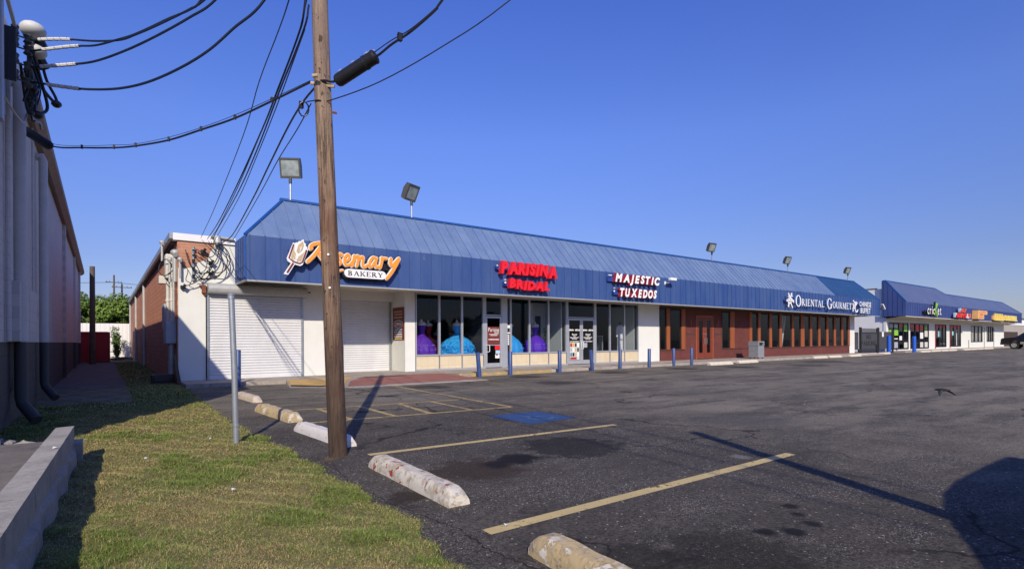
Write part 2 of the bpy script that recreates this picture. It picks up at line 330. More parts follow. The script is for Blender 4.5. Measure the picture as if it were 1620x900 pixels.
# ------------------------------------------------------------------ geometry helpers
class MB:
    def __init__(s): s.v = []; s.f = []; s.mi = []
    def add(s, vs, fs, mi=0):
        o = len(s.v); s.v += [tuple(map(float, v)) for v in vs]; s.f += [tuple(i+o for i in f) for f in fs]; s.mi += [mi]*len(fs); return s
    def box(s, x0, x1, y0, y1, z0, z1, mi=0):
        v = [(x, y, z) for z in (z0, z1) for y in (y0, y1) for x in (x0, x1)]
        return s.add(v, [(0, 2, 3, 1), (4, 5, 7, 6), (0, 1, 5, 4), (2, 6, 7, 3), (0, 4, 6, 2), (1, 3, 7, 5)], mi)
    def prism(s, poly, a, b, axis='Y', mi=0):
        """poly: 2-D outline; extruded along axis from a to b. axis Y: poly=(x,z); X: (y,z); Z: (x,y)"""
        def P(p, t): return {'Y': (p[0], t, p[1]), 'X': (t, p[0], p[1]), 'Z': (p[0], p[1], t)}[axis]
        n = len(poly); v = [P(p, a) for p in poly]+[P(p, b) for p in poly]
        f = [tuple(range(n))[::-1], tuple(range(n, 2*n))]+[(i, (i+1) % n, n+(i+1) % n, n+i) for i in range(n)]
        return s.add(v, f, mi)
    def tube(s, pts, r, n=8, mi=0, caps=True, squash=None):
        pts = [Vector(p) for p in pts]; rs = r if hasattr(r, '__len__') else [r]*len(pts)
        vs = []; up = None
        for i, p in enumerate(pts):
            d = (pts[min(i+1, len(pts)-1)]-pts[max(i-1, 0)]).normalized()
            if up is None:
                a = Vector((0, 0, 1)) if abs(d.z) < .9 else Vector((1, 0, 0)); up = d.cross(a).normalized()
            up = (up-d*up.dot(d)).normalized(); w = d.cross(up)
            for k in range(n):
                t = 2*PI*k/n; vs.append(p+(up*math.cos(t)+w*math.sin(t))*rs[i])
        fs = [(i*n+k, i*n+(k+1) % n, (i+1)*n+(k+1) % n, (i+1)*n+k) for i in range(len(pts)-1) for k in range(n)]
        if caps: fs += [tuple(range(n))[::-1], tuple(range((len(pts)-1)*n, len(pts)*n))]
        return s.add(vs, fs, mi)
    def lathe(s, prof, cx, cy, n=16, mi=0, wob=None):
        vs = []
        for i, (r, z) in enumerate(prof):
            for k in range(n):
                t = 2*PI*k/n; rr = r*(wob(i, k, t) if wob else 1); vs.append((cx+rr*math.cos(t), cy+rr*math.sin(t), z))
        fs = [(i*n+k, i*n+(k+1) % n, (i+1)*n+(k+1) % n, (i+1)*n+k) for i in range(len(prof)-1) for k in range(n)]
        fs += [tuple(range(n))[::-1], tuple(range((len(prof)-1)*n, len(prof)*n))]
        return s.add(vs, fs, mi)
    def sphere(s, c, rx, ry=None, rz=None, n=10, mi=0):
        ry = ry or rx; rz = rz or rx; h = n//2
        pr = [(math.sin(PI*i/h), -math.cos(PI*i/h)) for i in range(h+1)]; vs = []; 
        for r, z in pr:
            for k in range(n): vs.append((c[0]+rx*max(r, .001)*math.cos(2*PI*k/n), c[1]+ry*max(r, .001)*math.sin(2*PI*k/n), c[2]+rz*z))
        fs = [(i*n+k, i*n+(k+1) % n, (i+1)*n+(k+1) % n, (i+1)*n+k) for i in range(h) for k in range(n)]
        return s.add(vs, fs, mi)
ORG = {}
def build(name, mb, mat, parent=None, loc=None, smooth=False, bevel=0):
    me = bpy.data.meshes.new(name); o = bpy.data.objects.new(name, me); COL.objects.link(o)
    org = Vector((0, 0, 0))
    if parent is not None: org = ORG.get(parent.name, Vector((0, 0, 0)))
    elif loc is not None: org = Vector(loc)
    vs = [(v[0]-org.x, v[1]-org.y, v[2]-org.z) for v in mb.v]
    me.from_pydata(vs, [], mb.f); 
    mats = mat if isinstance(mat, (list, tuple)) else [mat]
    for mm in mats: me.materials.append(M[mm])
    for p, i in zip(me.polygons, mb.mi): p.material_index = i
    bm = bmesh.new(); bm.from_mesh(me); bmesh.ops.recalc_face_normals(bm, faces=bm.faces); bm.to_mesh(me); bm.free()
    if smooth:
        for p in me.polygons: p.use_smooth = True
        try: me.set_sharp_from_angle(angle=R(40))
        except Exception: pass
    if parent is not None: o.parent = parent; ORG[o.name] = org
    else: o.location = org; ORG[o.name] = org
    if bevel:
        md = o.modifiers.new('bevel', 'BEVEL'); md.width = bevel; md.segments = 2; md.limit_method = 'ANGLE'
    me.update(); return o
def thing(name, label, cat, loc=(0, 0, 0), group=None):
    o = bpy.data.objects.new(name, None); COL.objects.link(o); o.location = loc; o.empty_display_size = .2
    ORG[o.name] = Vector(loc); tag(o, label, cat, group); return o
def tag(o, label, cat, group=None):
    o['label'] = label; o['category'] = cat
    if group: o['group'] = group
    return o
def struct(o): o['kind'] = 'structure'; return o
def dup(o, loc, label, rot=None, mat=None):
    r = o.copy(); COL.objects.link(r); r.location = loc; r['label'] = label
    if rot is not None: r.rotation_euler = rot
    def rec(src, dst):
        for ch in [c for c in bpy.data.objects if c.parent == src and c not in done]:
            c = ch.copy(); done.add(c); COL.objects.link(c); c.parent = dst; rec(ch, c)
    done = set(); rec(o, r); return r
def catmull(pts, n=6):
    pts = [Vector(p) for p in pts]; out = []
    P = [2*pts[0]-pts[1]]+pts+[2*pts[-1]-pts[-2]]
    for i in range(1, len(P)-2):
        for k in range(n):
            t = k/n; a, b, c, d = P[i-1], P[i], P[i+1], P[i+2]
            out.append(.5*((2*b)+(c-a)*t+(2*a-5*b+4*c-d)*t*t+(3*b-a-3*c+d)*t**3))
    out.append(pts[-1]); return out
# flat stroke lettering on a wall plane (x,z), front at y=yf going back to yb
def stroke(mb, pts, w, yf, yb, mi=0, round_=True, smooth=True, eps=.0004):
    P = [Vector((p[0], p[1])) for p in pts]
    if smooth and len(P) > 2: P = [Vector((q[0], q[1])) for q in catmull([(p[0], p[1], 0) for p in pts], 5)]
    n = len(P); ws = w if hasattr(w, '__len__') else [w]*n
    L = []; Rr = []
    for i in range(n):
        d = (P[min(i+1, n-1)]-P[max(i-1, 0)]).normalized(); nn = Vector((-d.y, d.x))
        ww = (w[0]+(w[1]-w[0])*i/(n-1)) if hasattr(w, '__len__') else w
        L.append(P[i]+nn*ww/2); Rr.append(P[i]-nn*ww/2)
    vs = []
    for i in range(n):
        e = i*eps/ max(1, n/8)
        vs += [(L[i].x, yf-e, L[i].y), (Rr[i].x, yf-e, Rr[i].y), (L[i].x, yb, L[i].y), (Rr[i].x, yb, Rr[i].y)]
    fs = []
    for i in range(n-1):
        a = 4*i; b = a+4
        fs += [(a, a+1, b+1, b), (a+2, b+2, b+3, a+3), (a, b, b+2, a+2), (a+1, a+3, b+3, b+1)]
    fs += [(0, 2, 3, 1), (4*n-4, 4*n-3, 4*n-1, 4*n-2)]
    mb.add(vs, fs, mi)
    if round_:
        for q, ww, k in ((P[0], w[0] if hasattr(w, '__len__') else w, 0), (P[-1], w[1] if hasattr(w, '__len__') else w, n)):
            c = [(q.x+ww/2*math.cos(t*PI/6), q.y+ww/2*math.sin(t*PI/6)) for t in range(12)]
            mb.prism(c, yf-eps*1.5-eps*(k > 0), yb, 'Y', mi)
def text_chars(txt, x0, x1, z0, z1, yf, yb, offset=.02, shear=0, gap=.12, jitter=0, space=.4, squeeze=None):
    """returns list of MB, one for each letter, fitted into the box"""
    res = []; gl = []
    for ch in txt:
        if ch == ' ': gl.append(None); continue
        cu = bpy.data.curves.new('t', 'FONT'); cu.body = ch; cu.offset = offset; cu.extrude = .5; cu.shear = shear; cu.resolution_u = 3
        ob = bpy.data.objects.new('t', cu); COL.objects.link(ob)
        dg = bpy.context.evaluated_depsgraph_get(); me = bpy.data.meshes.new_from_object(ob.evaluated_get(dg))
        vs = [tuple(v.co) for v in me.vertices]; fs = [tuple(p.vertices) for p in me.polygons]
        bpy.data.objects.remove(ob); bpy.data.curves.remove(cu); bpy.data.meshes.remove(me)
        gl.append((vs, fs))
    tot = 0
    for i, g in enumerate(gl):
        if g is None: tot += space; continue
        tot += max(v[0] for v in g[0])-min(v[0] for v in g[0])
    tot += gap*(len(gl)-1)
    sx = (x1-x0)/tot; cx = 0
    hs = [max(v[1] for v in g[0])-min(v[1] for v in g[0]) for g in gl if g]; H = max(v[1] for g in gl if g for v in g[0]); B = min(0, min(v[1] for g in gl if g for v in g[0]))
    up = [g for g in gl if g]; H = sorted(max(v[1] for v in g[0]) for g in up)[-1]
    for i, g in enumerate(gl):
        if g is None: cx += space+gap; continue
        mn = min(v[0] for v in g[0]); mxx = max(v[0] for v in g[0]); a = random.uniform(-jitter, jitter); dz = random.uniform(-jitter, jitter)*.35
        cz = (z1-z0)/(H-B); mb = MB(); out = []
        lx = (mn+mxx)/2
        for v in g[0]:
            X = (v[0]-mn+cx)*sx+x0; Z = (v[1]-B)*cz+z0; Y = yf if v[2] > 0 else yb
            ox = (lx-mn+cx)*sx+x0; oz = (z0+z1)/2; dx, dzz = X-ox, Z-oz
            out.append((ox+dx*math.cos(a)-dzz*math.sin(a), Y, oz+dx*math.sin(a)+dzz*math.cos(a)+dz))
        mb.add(out, g[1]); res.append(mb); cx += mxx-mn+gap
    return res
def face_front(mb):   # two-slot letters: material 1 on the faces that look along -Y
    for i, f in enumerate(mb.f):
        v = [Vector(mb.v[k]) for k in f[:3]]; n = (v[1]-v[0]).cross(v[2]-v[0])
        ys = [mb.v[k][1] for k in f]
        if max(ys)-min(ys) < 1e-4 and abs(n.y) > 1e-9 and abs(ys[0]-min(q[1] for q in mb.v)) < .03: mb.mi[i] = 1
    return mb
# serif capitals (unit height)
def ring(cx, cy, ro, ri, a0, a1, n=18):
    a0, a1 = R(a0), R(a1); T = [a0+(a1-a0)*i/n for i in range(n+1)]
    return [('q', [(cx+ro[0]*math.cos(T[i]), cy+ro[1]*math.sin(T[i])), (cx+ro[0]*math.cos(T[i+1]), cy+ro[1]*math.sin(T[i+1])), (cx+ri[0]*math.cos(T[i+1]), cy+ri[1]*math.sin(T[i+1])), (cx+ri[0]*math.cos(T[i]), cy+ri[1]*math.sin(T[i]))]) for i in range(n)]
def bar(x0, y0, x1, y1, w):
    d = Vector((x1-x0, y1-y0)).normalized(); n = Vector((-d.y, d.x))*w/2
    return [('q', [(x0-n.x, y0-n.y), (x1-n.x, y1-n.y), (x1+n.x, y1+n.y), (x0+n.x, y0+n.y)])]
def rect(x0, x1, y0, y1): return [('q', [(x0, y0), (x1, y0), (x1, y1), (x0, y1)])]
TK = .15; TN = .07
def stem(x, t=TK, s=.09): return rect(x, x+t, .02, .98)+rect(x-s, x+t+s, 0, .06)+rect(x-s, x+t+s, .94, 1)
SER = {
 'O': (.86, ring(.43, .5, (.43, .52), (.27, .44), 0, 360, 28)),
 'R': (.86, stem(.09)+ring(.30, .74, (.34, .26), (.18, .19), -90, 90, 12)+rect(.22, .32, .93, 1.0)+rect(.22, .32, .48, .55)+bar(.34, .5, .72, .03, .17)+rect(.62, .88, 0, .06)),
 'I': (.36, stem(.09)),
 'E': (.74, stem(.09)+rect(.2, .68, .93, 1)+rect(.2, .68, 0, .07)+rect(.2, .5, .47, .54)+rect(.62, .68, .78, .96)+rect(.64, .71, .04, .25)+rect(.45, .5, .40, .62)),
 'N': (.88, rect(.09, .17, .02, .98)+rect(.0, .26, 0, .06)+bar(.13, .97, .72, .04, .18)+rect(.70, .78, .02, .98)+rect(.6, .88, .94, 1)+rect(0, .2, .94, 1)),
 'T': (.76, stem(.295)+rect(.03, .73, .93, 1.003)+rect(.0, .07, .76, .99)+rect(.69, .76, .76, .99)),
 'A': (.86, bar(.40, .98, .74, .02, .17)+bar(.40, .98, .12, .02, .07)+rect(.22, .6, .32, .38)+rect(.0, .25, 0, .06)+rect(.58, .88, 0, .06)),
 'L': (.72, stem(.09)+rect(.2, .68, 0, .07)+rect(.63, .70, .03, .28)),
 'G': (.90, ring(.43, .5, (.43, .52), (.27, .44), 40, 330, 24)+rect(.62, .79, .06, .46)+rect(.52, .88, .42, .48)+rect(.70, .76, .7, .95)),
 'U': (.86, rect(.09, .26, .3, .98)+rect(0, .35, .94, 1)+rect(.66, .74, .3, .98)+rect(.57, .84, .94, 1)+ring(.415, .32, (.325, .34), (.165, .27), 180, 360, 12)),
 'M': (1.08, rect(.09, .16, .02, .98)+rect(0, .25, 0, .06)+bar(.15, .97, .50, .06, .16)+bar(.50, .06, .86, .97, .07)+rect(.82, .99, .02, .98)+rect(.73, 1.08, 0, .06)+rect(.8, 1.08, .94, 1)+rect(0, .2, .94, 1)),
 'B': (.78, stem(.09)+ring(.28, .75, (.32, .25), (.16, .18), -90, 90, 12)+ring(.28, .27, (.38, .27), (.22, .20), -90, 90, 12)+rect(.2, .3, .93, 1)+rect(.2, .3, .49, .55)+rect(.2, .3, 0, .07)),
 'K': (.86, stem(.09)+bar(.26, .42, .70, .97, .07)+bar(.36, .55, .72, .03, .17)+rect(.56, .84, .94, 1)+rect(.60, .88, 0, .06)),
 'Y': (.84, rect(.34, .51, .02, .45)+rect(.25, .60, 0, .06)+bar(.13, .97, .42, .42, .16)+bar(.72, .97, .44, .42, .07)+rect(0, .28, .94, 1)+rect(.58, .86, .94, 1)),
}
def serif(ch, x0, w, z0, h, yf, yb):
    W, parts = SER[ch]; mb = MB()
    for i, (_, q) in enumerate(parts):
        mb.prism([(x0+p[0]/W*w, z0+p[1]*h) for p in q], yf-.0004*i, yb, 'Y')
    return mb
def serif_word(word, x0, x1, z0, h, yf, yb, mat, parent, gap=.12, big=None):
    ws = [SER[c][0]*(big if (big and i == 0) else 1) for i, c in enumerate(word)]; tot = sum(ws)+gap*(len(word)-1); k = (x1-x0)/tot; x = x0
    for i, c in enumerate(word):
        hh = h*(big if (big and i == 0) else 1); zz = z0-(hh-h)*.25 if (big and i == 0) else z0
        build('letter', face_front(serif(c, x, ws[i]*k, zz, hh, yf, yb)) if not isinstance(mat, str) else serif(c, x, ws[i]*k, zz, hh, yf, yb), mat, parent); x += (ws[i]+gap)*k

# ------------------------------------------------------------------ ground
g = MB(); g.add([(-600, -600, 0), (900, -600, 0), (900, 900, 0), (-600, 900, 0)], [(0, 1, 2, 3)]); struct(build('asphalt_lot', g, 'asphalt'))
def sheet(name, poly, z, mat):
    mb = MB(); mb.add([(p[0], p[1], z) for p in poly], [tuple(range(len(poly)))]); return struct(build(name, mb, mat))
def line(name, a, b, w, z, mat, kind=True):
    a = Vector(a); b = Vector(b); d = (b-a).normalized(); n = Vector((-d.y, d.x))*w/2
    return sheet(name, [a-n, b-n, b+n, a+n], z, mat)
for k, (a, b, w, mt) in enumerate([((2.24, 3.31), (6.72, 3.30), .125, 'yellow_line'), ((2.62, 6.45), (6.78, 6.21), .12, 'yellow_line'),
    ((2.75, 9.62), (6.88, 9.21), .11, 'yellow_line_worn'), ((3.0, 11.65), (6.8, 11.17), .10, 'yellow_line_worn'), ((3.58, 11.5), (3.57, 9.6), .11, 'yellow_line_worn'), ((4.42, 11.38), (4.37, 9.52), .11, 'yellow_line_worn'),
    ((5.31, 11.28), (5.08, 9.45), .11, 'yellow_line_worn'), ((6.07, 11.18), (5.98, 9.36), .11, 'yellow_line_worn'), ((7.27, 15.9), (6.9, 9.26), .11, 'yellow_line_worn'),
    ((10.62, 16.2), (9.71, 10.9), .10, 'yellow_line_faded'), ((13.77, 17.8), (12.82, 11.6), .10, 'yellow_line_faded'), ((17.0, 17.6), (16.3, 11.8), .10, 'yellow_line_faded'), ((20.3, 17.5), (19.8, 12), .10, 'yellow_line_faded')]):
    line('parking_stripe', a, b, w, .004+.0012*(k % 3) if k < 9 else .004, mt)
sheet('disabled_bay_pad', [(5.74, 8.40), (6.85, 8.34), (6.88, 7.24), (5.73, 7.12)], .004, 'blue_pad_paint')
sy = MB()
for a, b in [((6.2, 8.05), (6.3, 7.75)), ((6.3, 7.75), (6.52, 7.72)), ((6.52, 7.72), (6.6, 7.45))]:
    d = (Vector(b)-Vector(a)).normalized(); n = Vector((-d.y, d.x))*.03
    sy.add([(a[0]-n.x, a[1]-n.y, .0085), (b[0]-n.x, b[1]-n.y, .0085), (b[0]+n.x, b[1]+n.y, .0085), (a[0]+n.x, a[1]+n.y, .0085)], [(0, 1, 2, 3)])
for i in range(14):
    t0 = R(100+i*17); t1 = R(100+(i+1)*17)
    sy.add([(6.34+r_*math.cos(t), 7.62+r_*math.sin(t), .0088) for r_, t in ((.2, t0), (.25, t0), (.25, t1), (.2, t1))], [(0, 1, 2, 3)])
struct(build('pad_symbol', sy, 'pad_symbol_paint'))
# cracks
def crack(pts, w, seed):
    rr = random.Random(seed); P = []
    for i in range(len(pts)-1):
        for k in range(12):
            t = k/12; P.append((pts[i][0]*(1-t)+pts[i+1][0]*t+rr.uniform(-.018, .018), pts[i][1]*(1-t)+pts[i+1][1]*t))
    mb = MB(); vs = []
    for p in P: ww = w*rr.uniform(.15, 1); vs += [(p[0]-ww, p[1], .003), (p[0]+ww, p[1]+.004, .003)]
    mb.add(vs, [(2*i, 2*i+1, 2*i+3, 2*i+2) for i in range(len(P)-1)]); struct(build('pavement_crack', mb, 'crack_dark'))
crack([(2.10, 6.2), (2.03, 5.86), (1.95, 5.2), (1.98, 4.76), (1.99, 4.32), (2.06, 3.81), (2.12, 3.53), (2.07, 3.1), (2.10, 2.7), (2.2, 2.2)], .009, 3)
crack([(1.93, 9.8), (2.3, 8.8), (2.2, 8.0), (2.35, 7.3)], .006, 5)
# walks
def slab(name, poly, z0, z1, mat): mb = MB(); mb.prism(poly, z0, z1, 'Z'); return struct(build(name, mb, mat, bevel=.01))
slab('sidewalk', [(11.0, 18.15), (55.0, 18.75), (55.0, 21.0), (11.0, 21.0)], -.2, .13, 'concrete')
slab('sidewalk', [(2.02, 19.15), (7.3, 19.1), (11.0, 19.15), (11.0, 22.4), (2.02, 22.4)], -.2, .125, 'concrete')
slab('kerb_edge', [(11.0, 18.05), (15.7, 18.07), (15.7, 18.145), (11.0, 18.145)], -.2, .135, 'yellow_kerb')
sheet('painted_kerb_top', [(11.0, 18.15), (15.7, 18.2), (15.6, 18.55), (11.0, 18.6)], .134, 'yellow_kerb')
mb = MB(); mb.add([(4.55, 17.35, .015), (6.15, 16.05, .015), (10.95, 16.05, .015), (10.95, 19.14, .123), (4.9, 19.14, .123), (4.55, 17.35, -.1), (6.15, 16.05, -.1), (10.95, 16.05, -.1), (10.95, 19.14, -.1), (4.9, 19.14, -.1)],
  [(0, 1, 2, 3, 4), (0, 5, 6, 1), (1, 6, 7, 2), (2, 7, 8, 3), (3, 8, 9, 4), (4, 9, 5, 0)]); struct(build('kerb_ramp', mb, 'concrete'))
def rz(y): return .015+(y-16.05)/(19.14-16.05)*.108
def ramp_sheet(name, poly, mat, dz): mb = MB(); mb.add([(x, y, max(rz(y), .015)+dz if y < 19.14 else .125+dz) for x, y in poly], [tuple(range(len(poly)))]); struct(build(name, mb, mat))
ramp_sheet('red_ramp_paint', [(6.0, 16.4), (10.9, 16.4), (10.9, 17.8), (10.9, 19.1), (9.0, 19.12), (7.6, 19.0), (6.7, 18.0)], 'red_ramp', .006)
ramp_sheet('yellow_ramp_paint', [(4.62, 17.5), (5.75, 16.6), (5.95, 16.5), (6.6, 18.1), (7.2, 19.05), (4.95, 19.1)], 'yellow_ramp', .008)
slab('sidewalk', [(64.9, 20.3), (113.5, 20.3), (113.5, 22), (64.9, 22)], -.2, .13, 'concrete')
slab('alley_path', [(-1.23, 15.6), (.55, 15.3), (.62, 22), (.56, 31), (.8, 45), (.8, 47.4), (-1.23, 47.4)], -.05, .035, 'concrete_dark')
slab('loading_platform', [(-4, -3), (-.55, -3), (-.42, 8.45), (-1.0, 8.5), (-4, 8.6)], -.1, .24, 'concrete_dark')

# lawn sheet with gently broken edge
def edge_x(y):
    base = [(-3, 1.9), (2.9, 1.74), (3.9, 1.92), (4.6, 1.91), (7.2, 1.91), (10.9, 1.78), (13.9, 1.84), (17.5, 1.95), (19.1, 2.0), (20.9, 2.0), (60, 2.0)]
    for (a, xa), (b, xb) in zip(base, base[1:]):
        if y <= b: return xa+(xb-xa)*(y-a)/(b-a)+.03*math.sin(y*5.3)+.02*math.sin(y*13.7)
    return 2.0
ys = np.concatenate([np.arange(-3, 21, .075), np.arange(21, 57.2, .8)]); lawn = MB(); vs = []; NX = 72
for y in ys:
    x1 = edge_x(y) if y < 20.9 else 1.99
    for i in range(NX):
        t = i/(NX-1); x = -1.3+(x1+1.3)*t
        z = .035+.012*math.sin(x*7+y*3)+.012*math.sin(y*4.1-x*5)+.01*math.sin(x*17+y*11)
        if x > x1-.14: z = min(z, .010)
        if i == NX-1: z = -.01
        if y > 21: z = .02
        vs.append((x, y, z))
lawn.add(vs, [(j*NX+i, j*NX+i+1, (j+1)*NX+i+1, (j+1)*NX+i) for j in range(len(ys)-1) for i in range(NX-1)])
struct(build('lawn_ground', lawn, 'soil', smooth=True))

def vnoise(x, y, s):
    x = x*s; y = y*s; xi = np.floor(x).astype(int); yi = np.floor(y).astype(int); xf = x-xi; yf = y-yi
    xf = xf*xf*(3-2*xf); yf = yf*yf*(3-2*yf)
    def h(a, b):
        n = (a*374761393+b*668265263) & 0x7fffffff; n = ((n ^ (n >> 13))*1274126177) & 0x7fffffff; return ((n ^ (n >> 16)) & 0xffff)/65535.
    return (h(xi, yi)*(1-xf)+h(xi+1, yi)*xf)*(1-yf)+(h(xi, yi+1)*(1-xf)+h(xi+1, yi+1)*xf)*yf
def grass():
    X = []; Y = []; W = []; H = []
    for y0, y1, den, w, h in [(1.6, 5.5, 24000, .0030, .019), (5.5, 9, 12000, .0042, .022), (9, 14, 5200, .006, .027), (14, 21, 1200, .012, .045), (21, 46, 260, .02, .05)]:
        n = int((y1-y0)*3.3*den); x = RNG.uniform(-1.24, 2.03, n); y = RNG.uniform(y0, y1, n)
        ex = np.array([edge_x(q) for q in y]) if y0 < 21 else np.full(n, 1.97)
        keep = (x < ex+.005+RNG.normal(0, .03, n)*(RNG.random(n) > .6)+.05*(vnoise(x*0, y, 4.)-.5))
        keep &= ~((x < -.245-.14*(8.0-y)/4.3) & (y < 8.2)); keep &= ~((x < -.17) & (y > 7.9) & (y < 8.4)); keep &= ~((x < -.40) & (y < 8.6))
        keep &= ~((y > 15.4) & (x < .6) & (y < 47.4)); keep &= ~((y > 19.0) & (x > 2.0))
        
        X.append(x[keep]); Y.append(y[keep]); W.append(np.full(keep.sum(), w)); H.append(np.full(keep.sum(), h))
    x = np.concatenate(X); y = np.concatenate(Y); w = np.concatenate(W); h = np.concatenate(H); n = len(x)
    gr = vnoise(x, y, 1.3)*.5+vnoise(x+9, y+4, 3.1)*.3+vnoise(x+3, y+7, 9.)*.2
    # greener strip along the asphalt and in the lush tufts, straw in the middle
    green = np.clip((gr-.40)*3.2, 0, 1)
    green = np.maximum(green, np.clip((x-1.30)*1.5, 0, .75)*np.clip(1-abs(y-6)/7, .35, 1))
    for cx, cy, r in [(.75, 6.3, .55), (1.2, 4.4, .5), (.1, 4.4, .45), (1.5, 3.6, .4)]: green = np.maximum(green, np.clip(1.2-np.hypot((x-cx)/1.4, y-cy)/r, 0, .95))
    green = np.where(y > 13, np.maximum(green, .6), green)
    isg = RNG.random(n) < (.36+.56*green)
    h = h*RNG.uniform(.45, 1.35, n)*np.where(RNG.random(n) > .985, 2.0, 1)*(1+.7*(green > .8))*(.75+.5*vnoise(x+5, y+5, 14.))
    ang = RNG.uniform(0, 2*np.pi, n); lean = RNG.uniform(.4, 2.0, n)*np.where(isg, 1, 1.25)
    dx = np.cos(ang); dy = np.sin(ang); px = -dy; py = dx
    zb = .035+.012*np.sin(x*7+y*3)+.012*np.sin(y*4.1-x*5)+.01*np.sin(x*17+y*11)-.004; zb = np.where(y > 21, .016, zb)
    zb = np.where(x > np.array([edge_x(q) for q in y])-.15, np.minimum(zb, .008), zb)
    V = np.empty((n, 5, 3)); hw = w/2
    for k, (t, ww) in enumerate([(0, 1), (0, -1), (.55, -.8), (.55, .8), (1, 0)]):
        bend = lean*h*t*t
        V[:, k, 0] = x+dx*bend+px*hw*ww; V[:, k, 1] = y+dy*bend+py*hw*ww; V[:, k, 2] = zb+h*t*np.cos(np.minimum(lean, 1.3)*t*.7)
    me = bpy.data.meshes.new('grass'); me.vertices.add(n*5); me.vertices.foreach_set('co', V.reshape(-1))
    base = (np.arange(n)*5)[:, None]; quad = base+np.array([0, 1, 2, 3]); tri = base+np.array([3, 2, 4])
    loops = np.concatenate([np.concatenate([quad, tri], 1).reshape(-1)]); me.loops.add(len(loops)); me.loops.foreach_set('vertex_index', loops.astype(np.int32))
    st = np.empty((n, 2), int); st[:, 0] = np.arange(n)*7; st[:, 1] = st[:, 0]+4
    me.polygons.add(n*2); me.polygons.foreach_set('loop_start', st.reshape(-1).astype(np.int32))
    try: me.polygons.foreach_set('loop_total', np.tile([4, 3], n).astype(np.int32))
    except Exception: pass
    me.update(calc_edges=True); me.validate()
    ca = me.color_attributes.new('Col', 'FLOAT_COLOR', 'POINT')
    rnd = RNG.random(n)[:, None]
    gc = np.array([.135, .195, .036])*(.65+.8*rnd)+np.array([.035, .02, 0])*RNG.random(n)[:, None]
    sc_ = np.array([.46, .345, .145])*(.5+.8*rnd); 
    c = np.where(isg[:, None], gc, sc_); c4 = np.ones((n, 5, 4)); c4[:, :, :3] = c[:, None, :]
    ca.data.foreach_set('color', c4.reshape(-1))
    me.materials.append(M['grass_blade']); o = bpy.data.objects.new('grass', me); COL.objects.link(o)
    tag(o, 'short mown grass, green and straw coloured, covering the verge beside the asphalt', 'grass'); o['kind'] = 'stuff'
grass()
st = MB()
for i in range(260):
    a = random.uniform(0, 2*PI); r_ = random.gauss(0, .13); x = 2.13+r_*math.cos(a)*1.0; y = 6.45+r_*math.sin(a)*.8; b = random.uniform(0, 2*PI); l = random.uniform(.02, .06)
    st.add([(x, y, .006), (x+.003, y+.003, .006), (x+l*math.cos(b), y+l*math.sin(b), .012+random.random()*.012)], [(0, 1, 2)])
o = build('dry_weeds', st, 'straw'); tag(o, 'small patch of dry weeds on the asphalt at the foot of the wooden pole', 'weeds'); o['kind'] = 'stuff'

# ------------------------------------------------------------------ main shopping strip
T1 = thing('shopping_strip', 'long single-storey shopping strip with blue metal mansard roof and white end wall', 'building', (2, 21, 0))
W = 21.0
mb = MB(); mb.box(2.0, 2.80, W, W+.3, 0, 4.78); mb.box(2.80, 5.99, W, W+.3, 3.30, 4.78); mb.box(5.99, 7.34, W, W+.3, 0, 4.6); mb.box(7.34, 10.15, W, W+.3, 3.50, 4.6)
mb.box(7.10, 7.34, W+.3, 22.4, 0, 4.6); mb.box(10.15, 10.61, W, 22.4, 0, 4.6); mb.box(7.34, 10.15, 22.45, 22.6, 3.12, 4.6)
mb.box(24.95, 26.85, W, W+.3, 0, 4.6); mb.box(53.55, 54.62, W, W+.3, 0, 4.6); mb.box(54.32, 54.62, W+.3, 57, 0, 4.7)
build('wall', mb, 'white_stucco', T1)
mb = MB()
n_ = [(2.0, 3.86), (2.45, 3.9), (2.52, 4.05), (2.86, 4.22), (2.95, 4.5), (3.05, 4.62), (3.05, 4.755), (2.0, 4.755)]
mb.prism(n_, W-.012, W+.02, 'Y'); build('exposed_brick', mb, 'brick_front', T1)
mb = MB(); mb.box(1.988, 2.0, W-.002, 57, 0, 4.8); mb.box(2.0, 2.3, W+.3, 57, 0, 4.8); mb.box(1.975, 2.0, W-.008, W, 0.05, 3.86); build('side_wall', mb, 'brick_side', T1)
mb = MB(); mb.box(2.31, 54.3, 21.31, 57, 4.62, 4.75); mb.box(2.3, 54.6, 56.7, 57, 0, 4.62); build('roof_deck', mb, 'concrete_dark', T1)
mb = MB(); mb.box(1.86, 3.72, W-.07, W+.31, 4.757, 4.99); build('parapet_cap', mb, 'white_trim', T1, bevel=.01)
mb = MB(); mb.box(1.76, 1.86, W-.05, 57.2, 4.80, 5.0); mb.box(1.86, 2.0, W+.32, 57.2, 4.93, 4.99); build('side_gutter', mb, 'galvanised', T1)
mb = MB(); mb.box(1.87, 2.0, W+.32, 57.2, 4.72, 4.78); build('eave_board', mb, 'dark_brown', T1)
for y in (37.8, 47.1, 56.9):
    mb = MB(); mb.tube([(1.92, y, .1), (1.92, y, 4.8)], .075, 8); build('downspout', mb, 'conduit_grey', T1, smooth=True)
